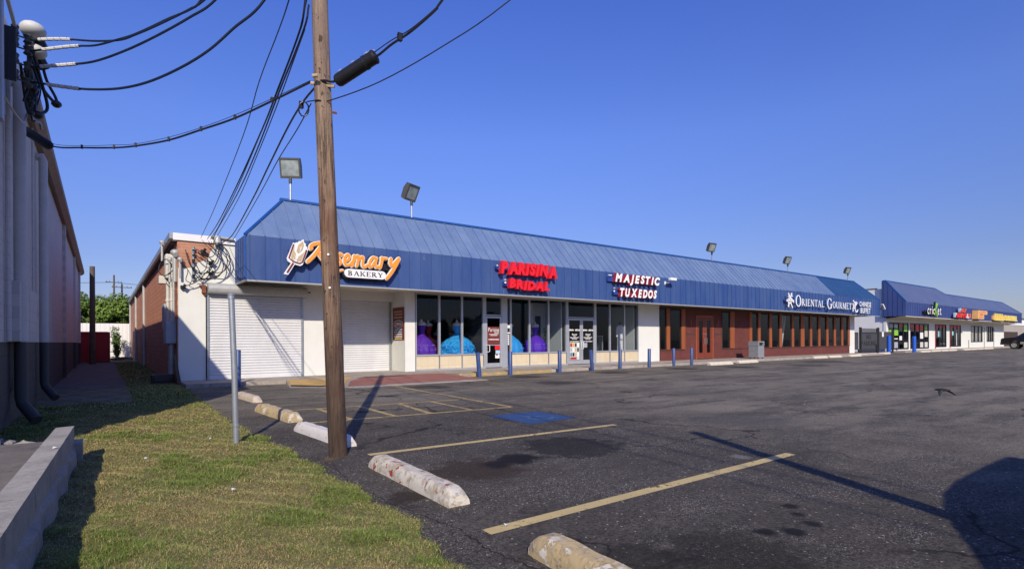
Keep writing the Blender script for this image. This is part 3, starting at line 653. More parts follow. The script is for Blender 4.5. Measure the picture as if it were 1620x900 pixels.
# mansard
XL, XR, YF, YR = 3.71, 55.45, 19.3, 20.8; ZB, ZM, ZR = 3.42, 4.87, 6.52
def frect(x0, x1): pass
mb = MB()
mb.box(XL, XR, YF, YF+.05, ZB, ZM); mb.box(XL, XL+.05, YF+.05, W-.002, ZB+.003, ZM); mb.box(XR-.05, XR, YF+.05, W+.5, ZB+.003, ZM)
x = XL+.12
while x < XR-.05: mb.box(x-.010, x+.010, YF-.028, YF-.0005, ZB+.04, ZM-.004); x += .475
for k in range(5): y = YF+.12+k*.36; mb.box(XL-.028, XL-.0005, y-.01, y+.01, ZB+.04, ZM-.004)
build('fascia', mb, 'blue_fascia', T1)
mb = MB(); mb.box(XL-.035, XL+.01, YF-.035, YF-.001, ZB, ZM+.01); mb.box(XR-.01, XR+.03, YF-.03, YF-.001, ZB, ZM); build('corner_trim', mb, 'blue_trim', T1)
XC = 46.57; HI = 1.55
def slope_part(xa, xb, hipL, hipR, mat):
    mb = MB(); n = Vector((0, -(ZR-ZM), (YR-YF))).normalized()
    a = (xa, YF-.01, ZM); b = (xb, YF-.01, ZM); c = (xb-(HI if hipR else 0), YR, ZR); d = (xa+(HI if hipL else 0), YR, ZR)
    und = [(p[0], p[1]+.04, p[2]-.05) for p in (a, b, c, d)]
    mb.add([a, b, c, d]+und, [(0, 1, 2, 3), (4, 7, 6, 5), (0, 4, 5, 1), (1, 5, 6, 2), (2, 6, 7, 3), (3, 7, 4, 0)])
    x = XL+.12
    while x < XR-.05:
        if xa <= x < xb:
            t = 1.0
            if hipL: t = min(t, (x-xa)/HI)
            if hipR: t = min(t, (xb-x)/HI)
            if t > .03:
                p0 = Vector((x, YF-.012, ZM+.004)); p1 = Vector((x, YF+(YR-YF)*t, ZM+(ZR-ZM)*t)); hh = n*.03
                v = []
                for p in (p0, p1):
                    for sx in (-.010, .010):
                        v += [p+Vector((sx, 0, 0)), p+Vector((sx, 0, 0))+hh]
                mb.add(v, [(0, 1, 3, 2), (4, 6, 7, 5), (0, 4, 5, 1), (2, 3, 7, 6), (1, 5, 7, 3)])
        x += .475
    return build('mansard_roof', mb, mat, T1)
slope_part(XL, XC, True, False, 'blue_slope'); o = slope_part(XC+.003, XR, False, True, 'blue_slope_new'); o['label'] = 'deeper blue replaced section of the metal roof'
mb = MB()   # hipped ends + back closure
mb.add([(XL-.0, YF+.0, ZM+.002), (XL+HI, YR, ZR), (XL+.9, W+.3, ZM+.002), (XL, W+.3, ZM)], [(0, 1, 2, 3)])
mb.add([(XR, YF, ZM), (XR-HI, YR, ZR), (XR-HI, W+1, ZR), (XR, W+1, ZM)], [(0, 1, 2, 3)])
mb.box(XL+HI, XR-HI, YR+.002, YR+.08, ZM-.1, ZR-.02); build('roof_end', mb, 'blue_slope_new', T1)
mb = MB(); mb.box(XL+HI-.1, XR-HI+.05, YR-.06, YR+.12, ZR-.01, ZR+.07)
for x0, y0, z0, x1, y1, z1 in [(XL-.02, YF-.03, ZM, XL+HI, YR, ZR+.03), (XR+.02, YF-.03, ZM, XR-HI, YR, ZR+.03)]: mb.tube([(x0, y0, z0), (x1, y1, z1)], .05, 6)
build('ridge_trim', mb, 'blue_trim', T1)
mb = MB(); mb.box(XL+.055, XR-.055, YF+.055, W-.003, ZB+.06, ZB+.10); build('soffit', mb, 'cream_soffit', T1)
mb = MB(); mb.box(XL-.02, XR+.02, YF-.03, YF+.06, ZB-.045, ZB-.002); mb.box(XL-.02, XL+.05, YF+.06, W-.003, ZB-.045, ZB-.002); build('drip_edge', mb, 'conduit_grey', T1)
mb = MB(); mb.box(7.34, 10.15, W+.3, 22.44, 3.50, 3.56); mb.box(10.62, 24.95, W-.02, W+.2, 3.455, 3.55); build('recess_ceiling', mb, 'cream_soffit', T1)

def shutter(x0, x1, z0, z1, y):
    mb = MB(); vs = []; z = z0; pr = []
    pitch = .095
    while z < z1-.01:
        for dz, dy in ((0, .014), (.012, .002), (.020, -.014), (.055, -.020), (.080, -.010), (.088, .012)): pr.append((y+dy, min(z+dz, z1)))
        z += pitch
    n = len(pr)
    for x in (x0, x1): vs += [(x, p[0], p[1]) for p in pr]
    mb.add(vs, [(i, i+1, n+i+1, n+i) for i in range(n-1)])
    mb.box(x0, x1, y-.03, y+.015, z0-.04, z0+.02)
    s = build('roller_shutter', mb, 'shutter_metal', T1)
    g_ = MB()
    for xx in (x0, x1): g_.box(xx-.035, xx+.035, y-.05, y-.017, z0-.03, z1)
    build('guide_rail', g_, 'galvanised', s); return s
s1 = shutter(2.86, 5.95, .17, 3.3, W-.03)
mb = MB(); mb.prism([(W-.36, 3.30), (W-.28, 3.37), (W-.12, 3.40), (W-.015, 3.40), (W-.015, 3.05), (W-.2, 3.03), (W-.33, 3.08), (W-.38, 3.18)], 2.84, 6.08, 'X'); build('shutter_hood', mb, 'conduit_grey', s1, smooth=True)
mb = MB(); mb.tube([(2.60, W-.1, 3.3), (2.75, W-.12, 3.28), (2.79, W-.12, 2.98)], .035, 6); mb.box(2.68, 2.79, W-.2, W-.002, 3.05, 3.32); mb.tube([(6.08, W-.2, 3.24), (6.22, W-.2, 3.22)], .03, 6); build('hood_bracket', mb, 'rust', s1)
s2 = shutter(7.42, 10.07, .15, 3.12, 22.38)
mb = MB(); mb.box(7.34, 10.15, 22.20, 22.36, 3.12, 3.50); build('shutter_hood', mb, 'white_trim', s2)

# shop windows (aluminium)
def bay(x0, x1, z0, z1, y=W, mat='aluminium', f=.045, dep=.11, parent=T1, name='window'):
    mb = MB(); y0 = y-.03; y1 = y0+dep
    mb.box(x0, x0+f, y0, y1, z0, z1); mb.box(x1-f, x1, y0, y1, z0, z1); mb.box(x0+f, x1-f, y0+.003, y1, z0, z0+f); mb.box(x0+f, x1-f, y0+.003, y1, z1-f, z1)
    fr = build(name, mb, mat, parent); gp = MB(); gp.box(x0+f, x1-f, y0+.05, y0+.058, z0+f, z1-f); build('pane', gp, 'window_glass', fr); return fr
def knee(x0, x1, z0, z1, mat, y=W): mb = MB(); mb.box(x0, x1, y+.0, y+.12, z0, z1); build('knee_wall', mb, mat, T1)
wins = [(10.63, 11.78), (11.78, 12.94), (12.94, 14.10), (15.67, 16.83), (16.83, 18.06), (18.06, 19.28), (21.42, 22.54), (22.54, 23.74), (23.74, 24.93)]
for a, b in wins:
    bay(a+.002, b-.002, .78, 3.45); knee(a+.03, b-.03, .20, .775, 'tile_cream')
mb = MB()
for a, b in wins: mb.box(a, b-.004, W-.04, W+.08, .76, .778); mb.box(a, b-.004, W-.03, W+.05, .13, .20); mb.box(a, a+.03, W-.03, W+.06, .20, .76)
build('sill_trim', mb, 'aluminium', T1)
bay(15.42, 15.665, .16, 3.45, name='side_light')
mb = MB(); mb.box(14.10, 14.2, W-.035, W+.08, .13, 3.455); mb.box(15.13, 15.41, W-.05, W+.09, .13, 3.455); mb.box(19.285, 19.36, W-.035, W+.08, .13, 3.455); mb.box(21.34, 21.42, W-.035, W+.08, .13, 3.455); build('door_jamb', mb, 'aluminium', T1)
bay(14.20, 15.13, 2.58, 3.455, name='transom_window'); bay(19.36, 21.34, 2.58, 3.455, name='transom_window')
def shop_door(x0, x1, hside, z0=.16, z1=2.55, mid=1.2, y=W):
    mb = MB(); y0 = y-.025; y1 = y+.03; s = .10
    mb.box(x0, x0+s, y0, y1, z0, z1); mb.box(x1-s, x1, y0, y1, z0, z1); mb.box(x0+s, x1-s, y0+.002, y1, z0, z0+.2); mb.box(x0+s, x1-s, y0+.002, y1, z1-s, z1)
    if mid: mb.box(x0+s, x1-s, y0+.004, y1, mid-.02, mid+.02)
    d = build('door', mb, 'aluminium', T1); gp = MB(); gp.box(x0+s, x1-s, y, y+.008, z0+.2, z1-s); build('pane', gp, 'window_glass', d)
    hx = x0+.06 if hside < 0 else x1-.06; h = MB(); sg = 1 if hside < 0 else -1
    h.tube([(hx, y0, mid or 1.2), (hx, y0-.07, 1.2), (hx+sg*.12, y0-.07, 1.2), (hx+sg*.12, y0-.07, .9), (hx, y0-.07, .88), (hx, y0, .88)] if mid else [(hx, y0, 1.35), (hx, y0-.07, 1.33), (hx, y0-.07, .95), (hx, y0, .93)], .016, 6)
    build('handle', h, 'white_plastic', d, smooth=True); return d
d1 = shop_door(14.20, 15.13, -1)
d2 = shop_door(19.36, 20.345, 1, mid=None); d3 = shop_door(20.355, 21.34, -1, mid=None)
def sticker(door, x0, x1, z0, z1, mat, y=W-.006, name='poster'):
    mb = MB(); mb.box(x0, x1, y-.003, y, z0, z1); return build(name, mb, mat, door)
def squiggle(door, x0, x1, z, h, mat='sign_white', y=W-.006, seed=0):
    rr = random.Random(seed); mb = MB(); x = x0
    while x < x1-.01:
        w = rr.uniform(.015, .04); mb.box(x, min(x+w, x1), y-.003, y-.001, z-h/2*rr.uniform(.6, 1), z+h/2*rr.uniform(.6, 1)); x += w+rr.uniform(.004, .018)
    build('door_lettering', mb, mat, door)
sticker(d1, 14.32, 15.01, 1.24, 2.05, 'sign_maroon', y=W+.002, name='door_film')
for c in text_chars('Parisina', 14.36, 14.98, 1.83, 2.0, W-.008, W-.004, .0, .2, .06): build('door_lettering', c, 'sign_white', d1)
for k, (a, b, z, h) in enumerate([(14.72, 14.98, 1.78, .045), (14.42, 14.95, 1.70, .035), (14.5, 14.86, 1.65, .035), (14.38, 14.97, 1.46, .06)]): squiggle(d1, a, b, z, h, seed=k, y=W-.004)
sticker(d1, 14.74, 15.02, .98, 1.17, 'sign_red'); sticker(d1, 14.78, 15.02, .78, .95, 'sign_cyan'); sticker(d1, 14.76, 15.0, .58, .76, 'sign_white'); sticker(d1, 14.80, 14.9, .70, .8, 'sign_dark_red', y=W-.010)
for d, xo in ((d2, 19.48), (d3, 20.47)):
    mb = MB(); 
    squiggle(d, xo, xo+.34, 1.94, .10, seed=17, y=W-.004); squiggle(d, xo+.42, xo+.76, 1.94, .10, seed=18, y=W-.004)
    for c in text_chars('Rental', xo+.2, xo+.55, 1.66, 1.76, W-.008, W-.004, .02, .1, .08): build('door_lettering', c, 'sign_white', d)
    for k, (a, b, z) in enumerate([(.3, .45, 1.61), (.04, .7, 1.56), (.1, .62, 1.51), (.2, .55, 1.46)]): squiggle(d, xo+a, xo+b, z, .035, seed=k+7, y=W-.004)
    squiggle(d, xo+.02, xo+.72, 1.34, .05, seed=31, y=W-.004)
sticker(d2, 19.50, 20.21, .38, 1.29, 'interior_pale', name='catalogue_poster')
for r_ in range(3):
    for c_ in range(4):
        if r_ == 0 and c_ > 1 and False: continue
        x = 19.54+c_*.165; z = 1.06-r_*.25
        sticker(d2, x, x+.13, z, z+.19, ['sign_dark_red', 'sign_orange', 'interior_dark', 'white_plastic', 'box_grey', 'white_plastic', 'sign_tan', 'interior_dark', 'dress_teal', 'sign_black', 'sign_tan', 'sign_white'][(r_*4+c_)], y=W-.010, name='poster_picture')
sticker(d2, 19.54, 20.0, .40, .52, 'dress_red', y=W-.010, name='poster_picture'); sticker(d3, 20.52, 20.78, 1.02, 1.26, 'box_grey')
mb = MB(); mb.box(15.46, 15.62, W+.0, W+.01, 2.0, 2.14); mb.box(15.46, 15.62, W+.0, W+.01, 1.74, 1.80)
for k in range(6): mb.box(15.5, 15.58, W, W+.01, 1.2+k*.085, 1.26+k*.085)
build('window_sticker', mb, 'sign_white', T1)

# restaurant front
orW = 'orange_wood'; zs, zh = .80, 3.33
mb = MB(); mb.box(26.87, 53.5, W-.02, W+.12, zh, 3.52); build('lintel', mb, 'dark_brown', T1)
def tile(x0, x1, z0, z1): mb = MB(); mb.box(x0, x1, W, W+.14, z0, z1); build('tiled_wall', mb, 'tile_oxblood', T1)
tile(26.87, 29.37, .12, .76); tile(29.37, 30.50, .12, zh); tile(30.50, 32.45, 3.0, zh); tile(32.45, 33.46, .12, zh); tile(33.46, 53.5, .12, .76); tile(34.95, 36.85, .80, zh)
mb = MB(); mb.box(26.87, 29.3, W-.04, W+.1, .762, .80); mb.box(33.48, 53.5, W-.04, W+.1, .762, .80); mb.box(29.4, 30.45, W-.012, W-.001, 1.72, 1.79); mb.box(32.5, 33.44, W-.012, W-.001, 1.72, 1.79); build('sill_trim', mb, 'dark_brown', T1)
mull = [(27.5, 27.82), (28.98, 29.36), (34.42, 34.94), (36.86, 37.2), (38.03, 38.35), (39.62, 39.95), (41.1, 41.45), (43.0, 43.32), (44.45, 45.02), (46.0, 46.33), (47.45, 47.8), (48.92, 49.27), (50.35, 50.7), (51.8, 52.15), (53.15, 53.5)]
for a, b in mull: mb = MB(); mb.box(a, b, W-.06, W+.12, .802, zh); build('window_post', mb, orW, T1, bevel=.01)
gl = [(26.88, 27.5), (27.82, 28.98), (33.47, 34.42), (37.2, 38.03), (38.35, 39.62), (39.95, 41.1), (41.45, 43.0), (43.32, 44.45), (45.02, 46.0), (46.33, 47.45), (47.8, 48.92), (49.27, 50.35), (50.7, 51.8), (52.15, 53.15)]
for a, b in gl: bay(a, b, .802, zh-.002, mat='dark_brown', f=.03)
mb = MB(); mb.box(30.51, 30.62, W-.03, W+.1, .14, 2.98); mb.box(32.34, 32.45, W-.03, W+.1, .14, 2.98); mb.box(30.62, 32.34, W-.028, W+.1, 2.85, 2.98); build('door_jamb', mb, orW, T1)
for x0, x1, sg in ((30.63, 31.475, 1), (31.485, 32.33, -1)):
    mb = MB(); mb.box(x0, x0+.22, W-.02, W+.04, .17, 2.84); mb.box(x1-.22, x1, W-.02, W+.04, .17, 2.84); mb.box(x0+.22, x1-.22, W-.018, W+.04, .17, .55); mb.box(x0+.22, x1-.22, W-.018, W+.04, 2.65, 2.84)
    d = build('door', mb, 'door_red', T1); gp = MB(); gp.box(x0+.22, x1-.22, W, W+.008, .55, 2.65); build('pane', gp, 'window_glass', d)
    hx = x1-.11 if sg > 0 else x0+.11; h = MB(); h.tube([(hx, W-.02, 1.55), (hx, W-.10, 1.5), (hx, W-.10, 1.15), (hx, W-.02, 1.1)], .02, 6); h.box(hx-.04, hx+.04, W-.03, W-.02, 1.72, 1.82); build('handle', h, 'chrome', d)
for xx in (30.0, 32.95):
    mb = MB(); mb.tube([(xx, W-.02, 2.62), (xx, W-.06, 2.5), (xx, W-.02, 2.36)], .03, 6); mb.box(xx-.05, xx+.05, W-.03, W-.001, 2.30, 2.68); build('wall_lamp_bracket', mb, 'orange_wood', T1)

# interiors
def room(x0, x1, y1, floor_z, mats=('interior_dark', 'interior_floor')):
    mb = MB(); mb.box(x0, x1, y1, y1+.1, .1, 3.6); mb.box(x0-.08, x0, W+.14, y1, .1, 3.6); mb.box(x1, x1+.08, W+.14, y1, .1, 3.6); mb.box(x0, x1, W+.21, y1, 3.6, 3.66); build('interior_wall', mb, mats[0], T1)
    mb = MB(); mb.box(x0, x1, W+.14, y1, .05, .14)
    if floor_z > .2: mb.box(x0, x1, W+.14, W+1.6, .14, floor_z)
    build('interior_floor', mb, mats[1], T1)
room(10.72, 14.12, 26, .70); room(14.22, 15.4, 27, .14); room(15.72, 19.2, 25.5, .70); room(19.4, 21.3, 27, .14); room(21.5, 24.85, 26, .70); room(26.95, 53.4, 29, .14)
mb = MB(); mb.box(18.15, 19.15, 22.5, 22.56, .72, 3.4); mb.box(19.10, 19.16, W+.2, 22.5, .72, 3.4); mb.box(24.78, 24.83, W+.2, 23.2, .72, 3.4); build('display_panel', mb, 'interior_pale', T1)
mb = MB(); mb.box(18.42, 18.75, 22.44, 22.5, 1.0, 2.7); build('display_niche', mb, 'interior_dark', T1)
mb = MB()
for k in range(9): x = 28+k*2.7; mb.box(x, x+1.1, 23.5, 24.3, .85, .9); mb.box(x+.5, x+.6, 23.8, 24, .14, .85)
build('dining_furniture', mb, 'dark_brown', T1)
mb = MB()
for p, q in (((41.9, 21.5), (42.6, 21.4)), ((42.2, 21.6), (43.0, 21.5))):
    mb.prism([(p[0], .85), (p[0]+.25, .85), (q[0]+.1, 3.3), (q[0]-.05, 3.3)], 21.45, 21.55, 'Y')
build('curtain', mb, 'interior_pale', T1)

# dresses
def gown(x, y, z, r, h, mat, waist=.95, label='', wob=.05, ruff=False, skin='skin_mannequin', n=40):
    t = thing('dress_mannequin', label, 'mannequin', (x, y, z), 'ball gowns in the bridal shop windows')
    rr = random.Random(int(x*100)); ph = rr.random()*6
    NP = 1 if ruff else 9
    def wb(i, k, a): return 1+(wob*math.sin(a*9+ph+i*.9)+.05*rr.uniform(-1, 1) if ruff else max(0, 1-i/7)*(.045*math.sin(a*13+ph+.5*math.sin(i*.7+a*3))+.02*math.sin(a*29+ph*2))+.006*rr.uniform(-1, 1))
    prof = [(r*.97, z+.02), (r, z+.1), (r*1.0, z+.25), (r*.95, z+.42), (r*.84, z+.58), (r*.66, z+.73), (r*.42, z+.86), (.16, z+.97), (.115, z+1.02)]
    if ruff:
        pp = []; 
        for i in range(len(prof)-1):
            for q in range(3): tt = q/3; pp.append((prof[i][0]*(1-tt)+prof[i+1][0]*tt+(.025 if q == 1 else 0), prof[i][1]*(1-tt)+prof[i+1][1]*tt))
        prof = pp+[prof[-1]]
    mb = MB(); mb.lathe(prof, x, y, n if ruff else 90, wob=wb); sk = build('skirt', mb, mat, t, smooth=not ruff)
    if ruff:
        rf = MB()
        for q in range(1500):
            a = rr.uniform(0, 2*PI); hh_ = rr.random()**.8; zz = z+.05+hh_*.82; rad = r*(1-.06*hh_) if hh_ < .3 else r*(1.02-.78*((hh_-.3)/.7)**1.6); c0 = Vector((x+rad*math.cos(a), y+rad*math.sin(a), zz)); o_ = Vector((math.cos(a), math.sin(a), .3)); tn = Vector((-math.sin(a), math.cos(a), 0)); sz = rr.uniform(.03, .06)
            rf.add([c0-tn*sz, c0+o_*sz*.9+Vector((0, 0, -sz*.8)), c0+tn*sz, c0+Vector((0, 0, sz*.7))+o_*sz*.2], [(0, 1, 2, 3)])
        build('ruffles', rf, mat, sk)
    elif r > .6:
        bd = MB()
        for q in range(170):
            a = rr.uniform(0, 2*PI); zz = z+rr.choice([.06, .3, .5])+rr.uniform(-.025, .025); rad = r*(1.05 if zz < z+.4 else .93); bd.sphere((x+rad*math.cos(a), y+rad*math.sin(a), zz), .014, n=5)
        build('beading', bd, 'dress_beads', sk)
    mb = MB(); mb.lathe([(.115, z+.98), (.125, z+1.05), (.165, z+1.2), (.195, z+1.32), (.19, z+1.40)], x, y, 14); build('bodice', mb, mat, t, smooth=True)
    mb = MB(); mb.lathe([(.19, z+1.38), (.21, z+1.46), (.17, z+1.53), (.065, z+1.56), (.05, z+1.62), (.055, z+1.65), (.02, z+1.67)], x, y, 12); build('torso', mb, skin, t, smooth=True)
    return t
ZP = .71
gown(11.35, 21.85, ZP, .62, 1, 'dress_purple', label='dark purple ball gown at the left end of the bridal shop window')
gown(11.15, 22.75, ZP+.25, .5, 1, 'dress_green', label='pale green gown standing behind the dark purple gown')
gown(12.25, 22.9, ZP, .45, 1, 'dress_red', label='dark red gown at the back between the purple and the ruffled blue gowns')
gown(13.25, 21.95, ZP, .83, 1, 'dress_blue', label='bright blue ball gown with a wide ruffled skirt', wob=.03, ruff=True, n=64)
gown(16.25, 21.9, ZP, .68, 1, 'dress_cyan', label='smooth bright blue gown right of the bridal shop door')
gown(16.75, 23.0, ZP+.2, .5, 1, 'dress_teal', label='dark teal gown at the back right of the bridal shop door')
gown(17.95, 21.95, ZP, .66, 1, 'dress_violet', label='violet ball gown beside the pale display panel')
for x, y, mt, lb in [(11.9, 24.6, 'dress_teal', 'dim teal gown far back in the bridal shop'), (12.9, 24.9, 'sign_tan', 'dim tan gown far back in the bridal shop'), (13.6, 24.5, 'dress_red', 'dim red gown far back behind the ruffled blue one'), (16.3, 24.6, 'dress_cyan', 'dim blue gown far back right of the bridal shop door'), (17.3, 24.4, 'interior_pale', 'pale gown far back behind the violet one')]: gown(x, y, .3, .55, 1, mt, label=lb)
def suit(x, y, z, mat, label, h=1.0):
    t = thing('suit_mannequin', label, 'mannequin', (x, y, z), 'suits in the tuxedo shop window')
    mb = MB()
    for s_ in (-1, 1): mb.tube([(x+s_*.14, y, z), (x+s_*.12, y, z+.45), (x+s_*.09, y, z+.92)], [.085, .09, .12], 10)
    build('trousers', mb, mat, t, smooth=True)
    mb = MB(); mb.lathe([(.19, z+.75), (.19, z+.9), (.17, z+1.1), (.21, z+1.35), (.22, z+1.48), (.14, z+1.56), (.07, z+1.60)], x, y, 14)
    for s_ in (-1, 1): mb.tube([(x+s_*.2, y, z+1.48), (x+s_*.27, y, z+1.2), (x+s_*.31, y-.04, z+.88)], [.08, .065, .055], 8)
    build('jacket', mb, mat, t, smooth=True)
    mb = MB(); mb.tube([(x, y, z+1.56), (x, y, z+1.68)], [.055, .05], 10); mb.sphere((x, y, z+1.70), .055, .055, .03); build('neck_block', mb, 'interior_dark', t)
    return t
suit(24.25, 21.8, .71, 'tux_white', 'white suit with long jacket in the tuxedo shop window')
suit(23.1, 22.9, .75, 'interior_dark', 'black suit standing behind the middle tuxedo shop window')
for x, mt, lb in ((22.95, 'dress_red', 'dark red jacket hanging high, left of a second red one, in the tuxedo shop'), (23.55, 'dress_red', 'dark red jacket hanging high, nearest the white suit')):
    mb = MB(); mb.lathe([(.16, 1.75), (.17, 2.0), (.2, 2.4), (.1, 2.5)], x, 23.6, 10)
    for s_ in (-1, 1): mb.tube([(x+s_*.17, 23.6, 2.42), (x+s_*.24, 23.6, 2.1), (x+s_*.24, 23.6, 1.8)], .06, 6)
    tag(build('hanging_jacket', mb, mt, loc=(x, 23.6, 1.7), smooth=True), lb, 'jacket')
mb = MB(); mb.box(21.8, 23.4, 22.2, 22.7, .72, .78); mb.box(21.9, 23.3, 22.25, 22.65, 1.62, 1.66); mb.box(21.9, 21.94, 22.25, 22.65, .78, 1.62); mb.box(23.26, 23.3, 22.25, 22.65, .78, 1.62)
tag(build('display_case', mb, 'conduit_grey', loc=(22.6, 22.4, .7)), 'low glass-topped display case inside the tuxedo shop window', 'display case')
# window plant
mb = MB()
for i in range(220):
    c = Vector((18.55+random.gauss(0, .14), 21.75+random.gauss(0, .1), 1.75+random.gauss(0, .25))); a = Vector((random.uniform(-1, 1), random.uniform(-1, 1), random.uniform(-1, 1))).normalized()*.05; b = a.cross(Vector((0, 0, 1)))
    mb.add([c-a, c+b*.5, c+a, c-b*.5], [(0, 1, 2, 3)])
mb.tube([(18.55, 21.75, .71), (18.55, 21.75, 1.7)], .015, 5)
tag(build('window_plant', mb, 'leaf_bush', loc=(18.55, 21.75, .71)), 'leafy plant against the pale panel in the bridal shop window', 'plant')

# poster in the recess
tp = thing('hours_poster', 'tall maroon opening-hours poster on the side wall of the recessed bakery entrance', 'poster', (10.14, 21.6, 1.45))
mb = MB(); mb.box(10.128, 10.145, 21.06, 22.15, 1.45, 2.84); build('panel', mb, 'sign_maroon', tp)
def side_text(txt, ya, yb, z0, z1, mat, off=.01):
    for c in text_chars(txt, 0, yb-ya, z0, z1, 0, .004, off, 0, .1):
        for i, v in enumerate(c.v): c.v[i] = (10.126-(.004 if v[1] < .002 else 0), yb-v[0], v[2])
        build('lettering', c, mat, tp)

mb = MB()
for k in range(28):
    a0 = 2*PI*k/28; a1 = 2*PI*(k+1)/28
    v = [(10.122, 21.6+ry*math.cos(a), 2.13+rz_*math.sin(a)) for ry, rz_, a in ((.42, .14, a0), (.45, .165, a0), (.45, .165, a1), (.42, .14, a1))]; mb.add(v, [(0, 1, 2, 3)])
build('oval', mb, 'sign_white', tp)
side_text('OPEN', 21.3, 21.9, 2.05, 2.2, 'sign_white')
for k, (z, mt) in enumerate([(2.66, 'sign_tan'), (2.55, 'sign_tan'), (2.42, 'sign_tan'), (1.9, 'sign_cyan'), (1.8, 'sign_cyan'), (1.7, 'sign_white'), (1.6, 'sign_white'), (1.51, 'sign_yellow')]):
    rr = random.Random(k); y = 21.25; mb = MB()
    while y < 21.95: w = rr.uniform(.03, .07); mb.box(10.122, 10.126, y, y+w, z-.03, z+.03*rr.uniform(.5, 1)); y += w+.02
    build('lettering', mb, mt, tp)

# ------------------------------------------------------------------ signs on the fascia
YS = 18.98
ts = thing('bakery_sign', 'orange script bakery sign with a wheat emblem on the blue fascia', 'sign', (7, 19.3, 3.6))
ROSE = {
'R1': [(5.7, 4.57), (5.72, 4.67), (5.83, 4.74), (6.0, 4.78), (6.18, 4.78), (6.27, 4.71), (6.24, 4.61), (6.12, 4.48), (6.0, 4.38)], 'R2': [(6.09, 4.76), (5.94, 4.52), (5.77, 4.3), (5.6, 4.12)],
'R3': [(6.0, 4.38), (6.12, 4.21), (6.29, 4.05), (6.45, 3.93), (6.62, 3.87), (6.79, 3.91)], 'o': [(6.42, 4.41), (6.31, 4.32), (6.28, 4.16), (6.35, 4.07), (6.46, 4.12), (6.52, 4.26), (6.49, 4.39), (6.42, 4.41)],
's': [(6.79, 4.43), (6.7, 4.48), (6.62, 4.39), (6.68, 4.29), (6.73, 4.19), (6.66, 4.09), (6.56, 4.09)],
'e': [(6.87, 4.23), (7.0, 4.29), (7.04, 4.41), (6.97, 4.48), (6.88, 4.36), (6.86, 4.21), (6.93, 4.1), (7.06, 4.14), (7.15, 4.24)],
'm1': [(7.22, 4.46), (7.18, 4.27), (7.14, 4.08)], 'm2': [(7.18, 4.24), (7.29, 4.44), (7.37, 4.45), (7.36, 4.31), (7.31, 4.1)], 'm3': [(7.35, 4.28), (7.47, 4.43), (7.55, 4.42), (7.53, 4.27), (7.53, 4.13), (7.61, 4.08), (7.7, 4.16)],
'a1': [(8.04, 4.43), (7.92, 4.46), (7.81, 4.31), (7.79, 4.15), (7.86, 4.11), (7.98, 4.29), (8.06, 4.44)], 'a2': [(8.06, 4.44), (8.01, 4.24), (8.05, 4.11), (8.14, 4.14)],
'r1': [(8.26, 4.48), (8.25, 4.29), (8.19, 4.09)], 'r2': [(8.24, 4.29), (8.32, 4.45), (8.45, 4.46)], 'y1': [(8.62, 4.46), (8.61, 4.29), (8.68, 4.22), (8.8, 4.34), (8.94, 4.5)], 'y2': [(8.94, 4.47), (8.8, 4.21), (8.63, 3.94), (8.46, 3.73)]}
a = MB(); b = MB()
for i, (k, v) in enumerate(ROSE.items()):
    w = .115 if k[0] in 'Ry' else .088
    if k == 'R3': w = (.13, .06)
    stroke(a, v, w, YS-.002*i*.3, YS+.05); ww = tuple(q+.045 for q in w) if isinstance(w, tuple) else w+.045
    stroke(b, v, ww, YS+.03-.0006*i, YS+.12)
build('script_lettering', a, 'sign_orange', ts); build('lettering_outline', b, 'sign_white', ts)
for nm, yb_ in (('backing', .20),):
    mb = MB()
    for i, (k, v) in enumerate(ROSE.items()): stroke(mb, v, .20, YS+.125-.0006*i, YS+.19)
    mb.box(6.2, 9.0, YS+.19, 19.27, 4.05, 4.3); build(nm, mb, 'sign_black', ts)
def pill(x0, x1, z0, z1, n=10):
    r_ = (z1-z0)/2; c = (z0+z1)/2
    return [(x0+r_-r_*math.sin(PI*i/n), c+r_*math.cos(PI*i/n)) for i in range(n+1)]+[(x1-r_+r_*math.sin(PI*i/n), c-r_*math.cos(PI*i/n)) for i in range(n+1)]
mb = MB(); mb.prism(pill(6.86, 8.42, 3.68, 3.98), YS+.02, YS+.10, 'Y'); build('oval_panel', mb, 'sign_white', ts)
mb = MB(); mb.prism(pill(6.80, 8.48, 3.63, 4.03), YS+.10, YS+.19, 'Y'); build('panel_backing', mb, 'sign_black', ts)
pb = MB(); serif_word('BAKERY', 6.98, 8.30, 3.745, .17, YS+.012, YS+.02, 'sign_black', ts)
WH = {'outer': [(5.13, 4.72), (5.16, 4.69), (5.23, 4.74), (5.25, 4.71), (5.32, 4.79), (5.36, 4.78), (5.45, 4.86), (5.475, 4.8), (5.48, 4.74), (5.53, 4.73), (5.53, 4.64), (5.58, 4.61), (5.575, 4.55), (5.62, 4.54), (5.43, 4.0), (5.35, 3.95), (5.17, 3.99), (4.96, 3.63), (4.82, 3.65), (5.05, 4.02), (4.94, 4.09), (4.92, 4.18)],
 'U': [(5.14, 4.66), (4.985, 4.19), (5.12, 4.08), (5.33, 4.03), (5.42, 4.09), (5.56, 4.51)], 'H': [(5.12, 4.03), (4.92, 3.69)],
 'A': [(5.23, 4.45), (5.28, 4.65), (5.44, 4.80), (5.47, 4.66), (5.42, 4.49), (5.3, 4.37), (5.24, 4.40)], 'B': [(5.16, 4.6), (5.05, 4.25), (5.06, 4.17), (5.14, 4.12), (5.215, 4.22), (5.20, 4.37), (5.15, 4.45)], 'C': [(5.47, 4.42), (5.51, 4.50), (5.38, 4.12), (5.23, 4.09), (5.27, 4.25), (5.37, 4.33)]}
mb = MB(); mb.prism(WH['outer'], YS+.03, YS+.10, 'Y'); e = build('wheat_emblem', mb, 'sign_white', ts)
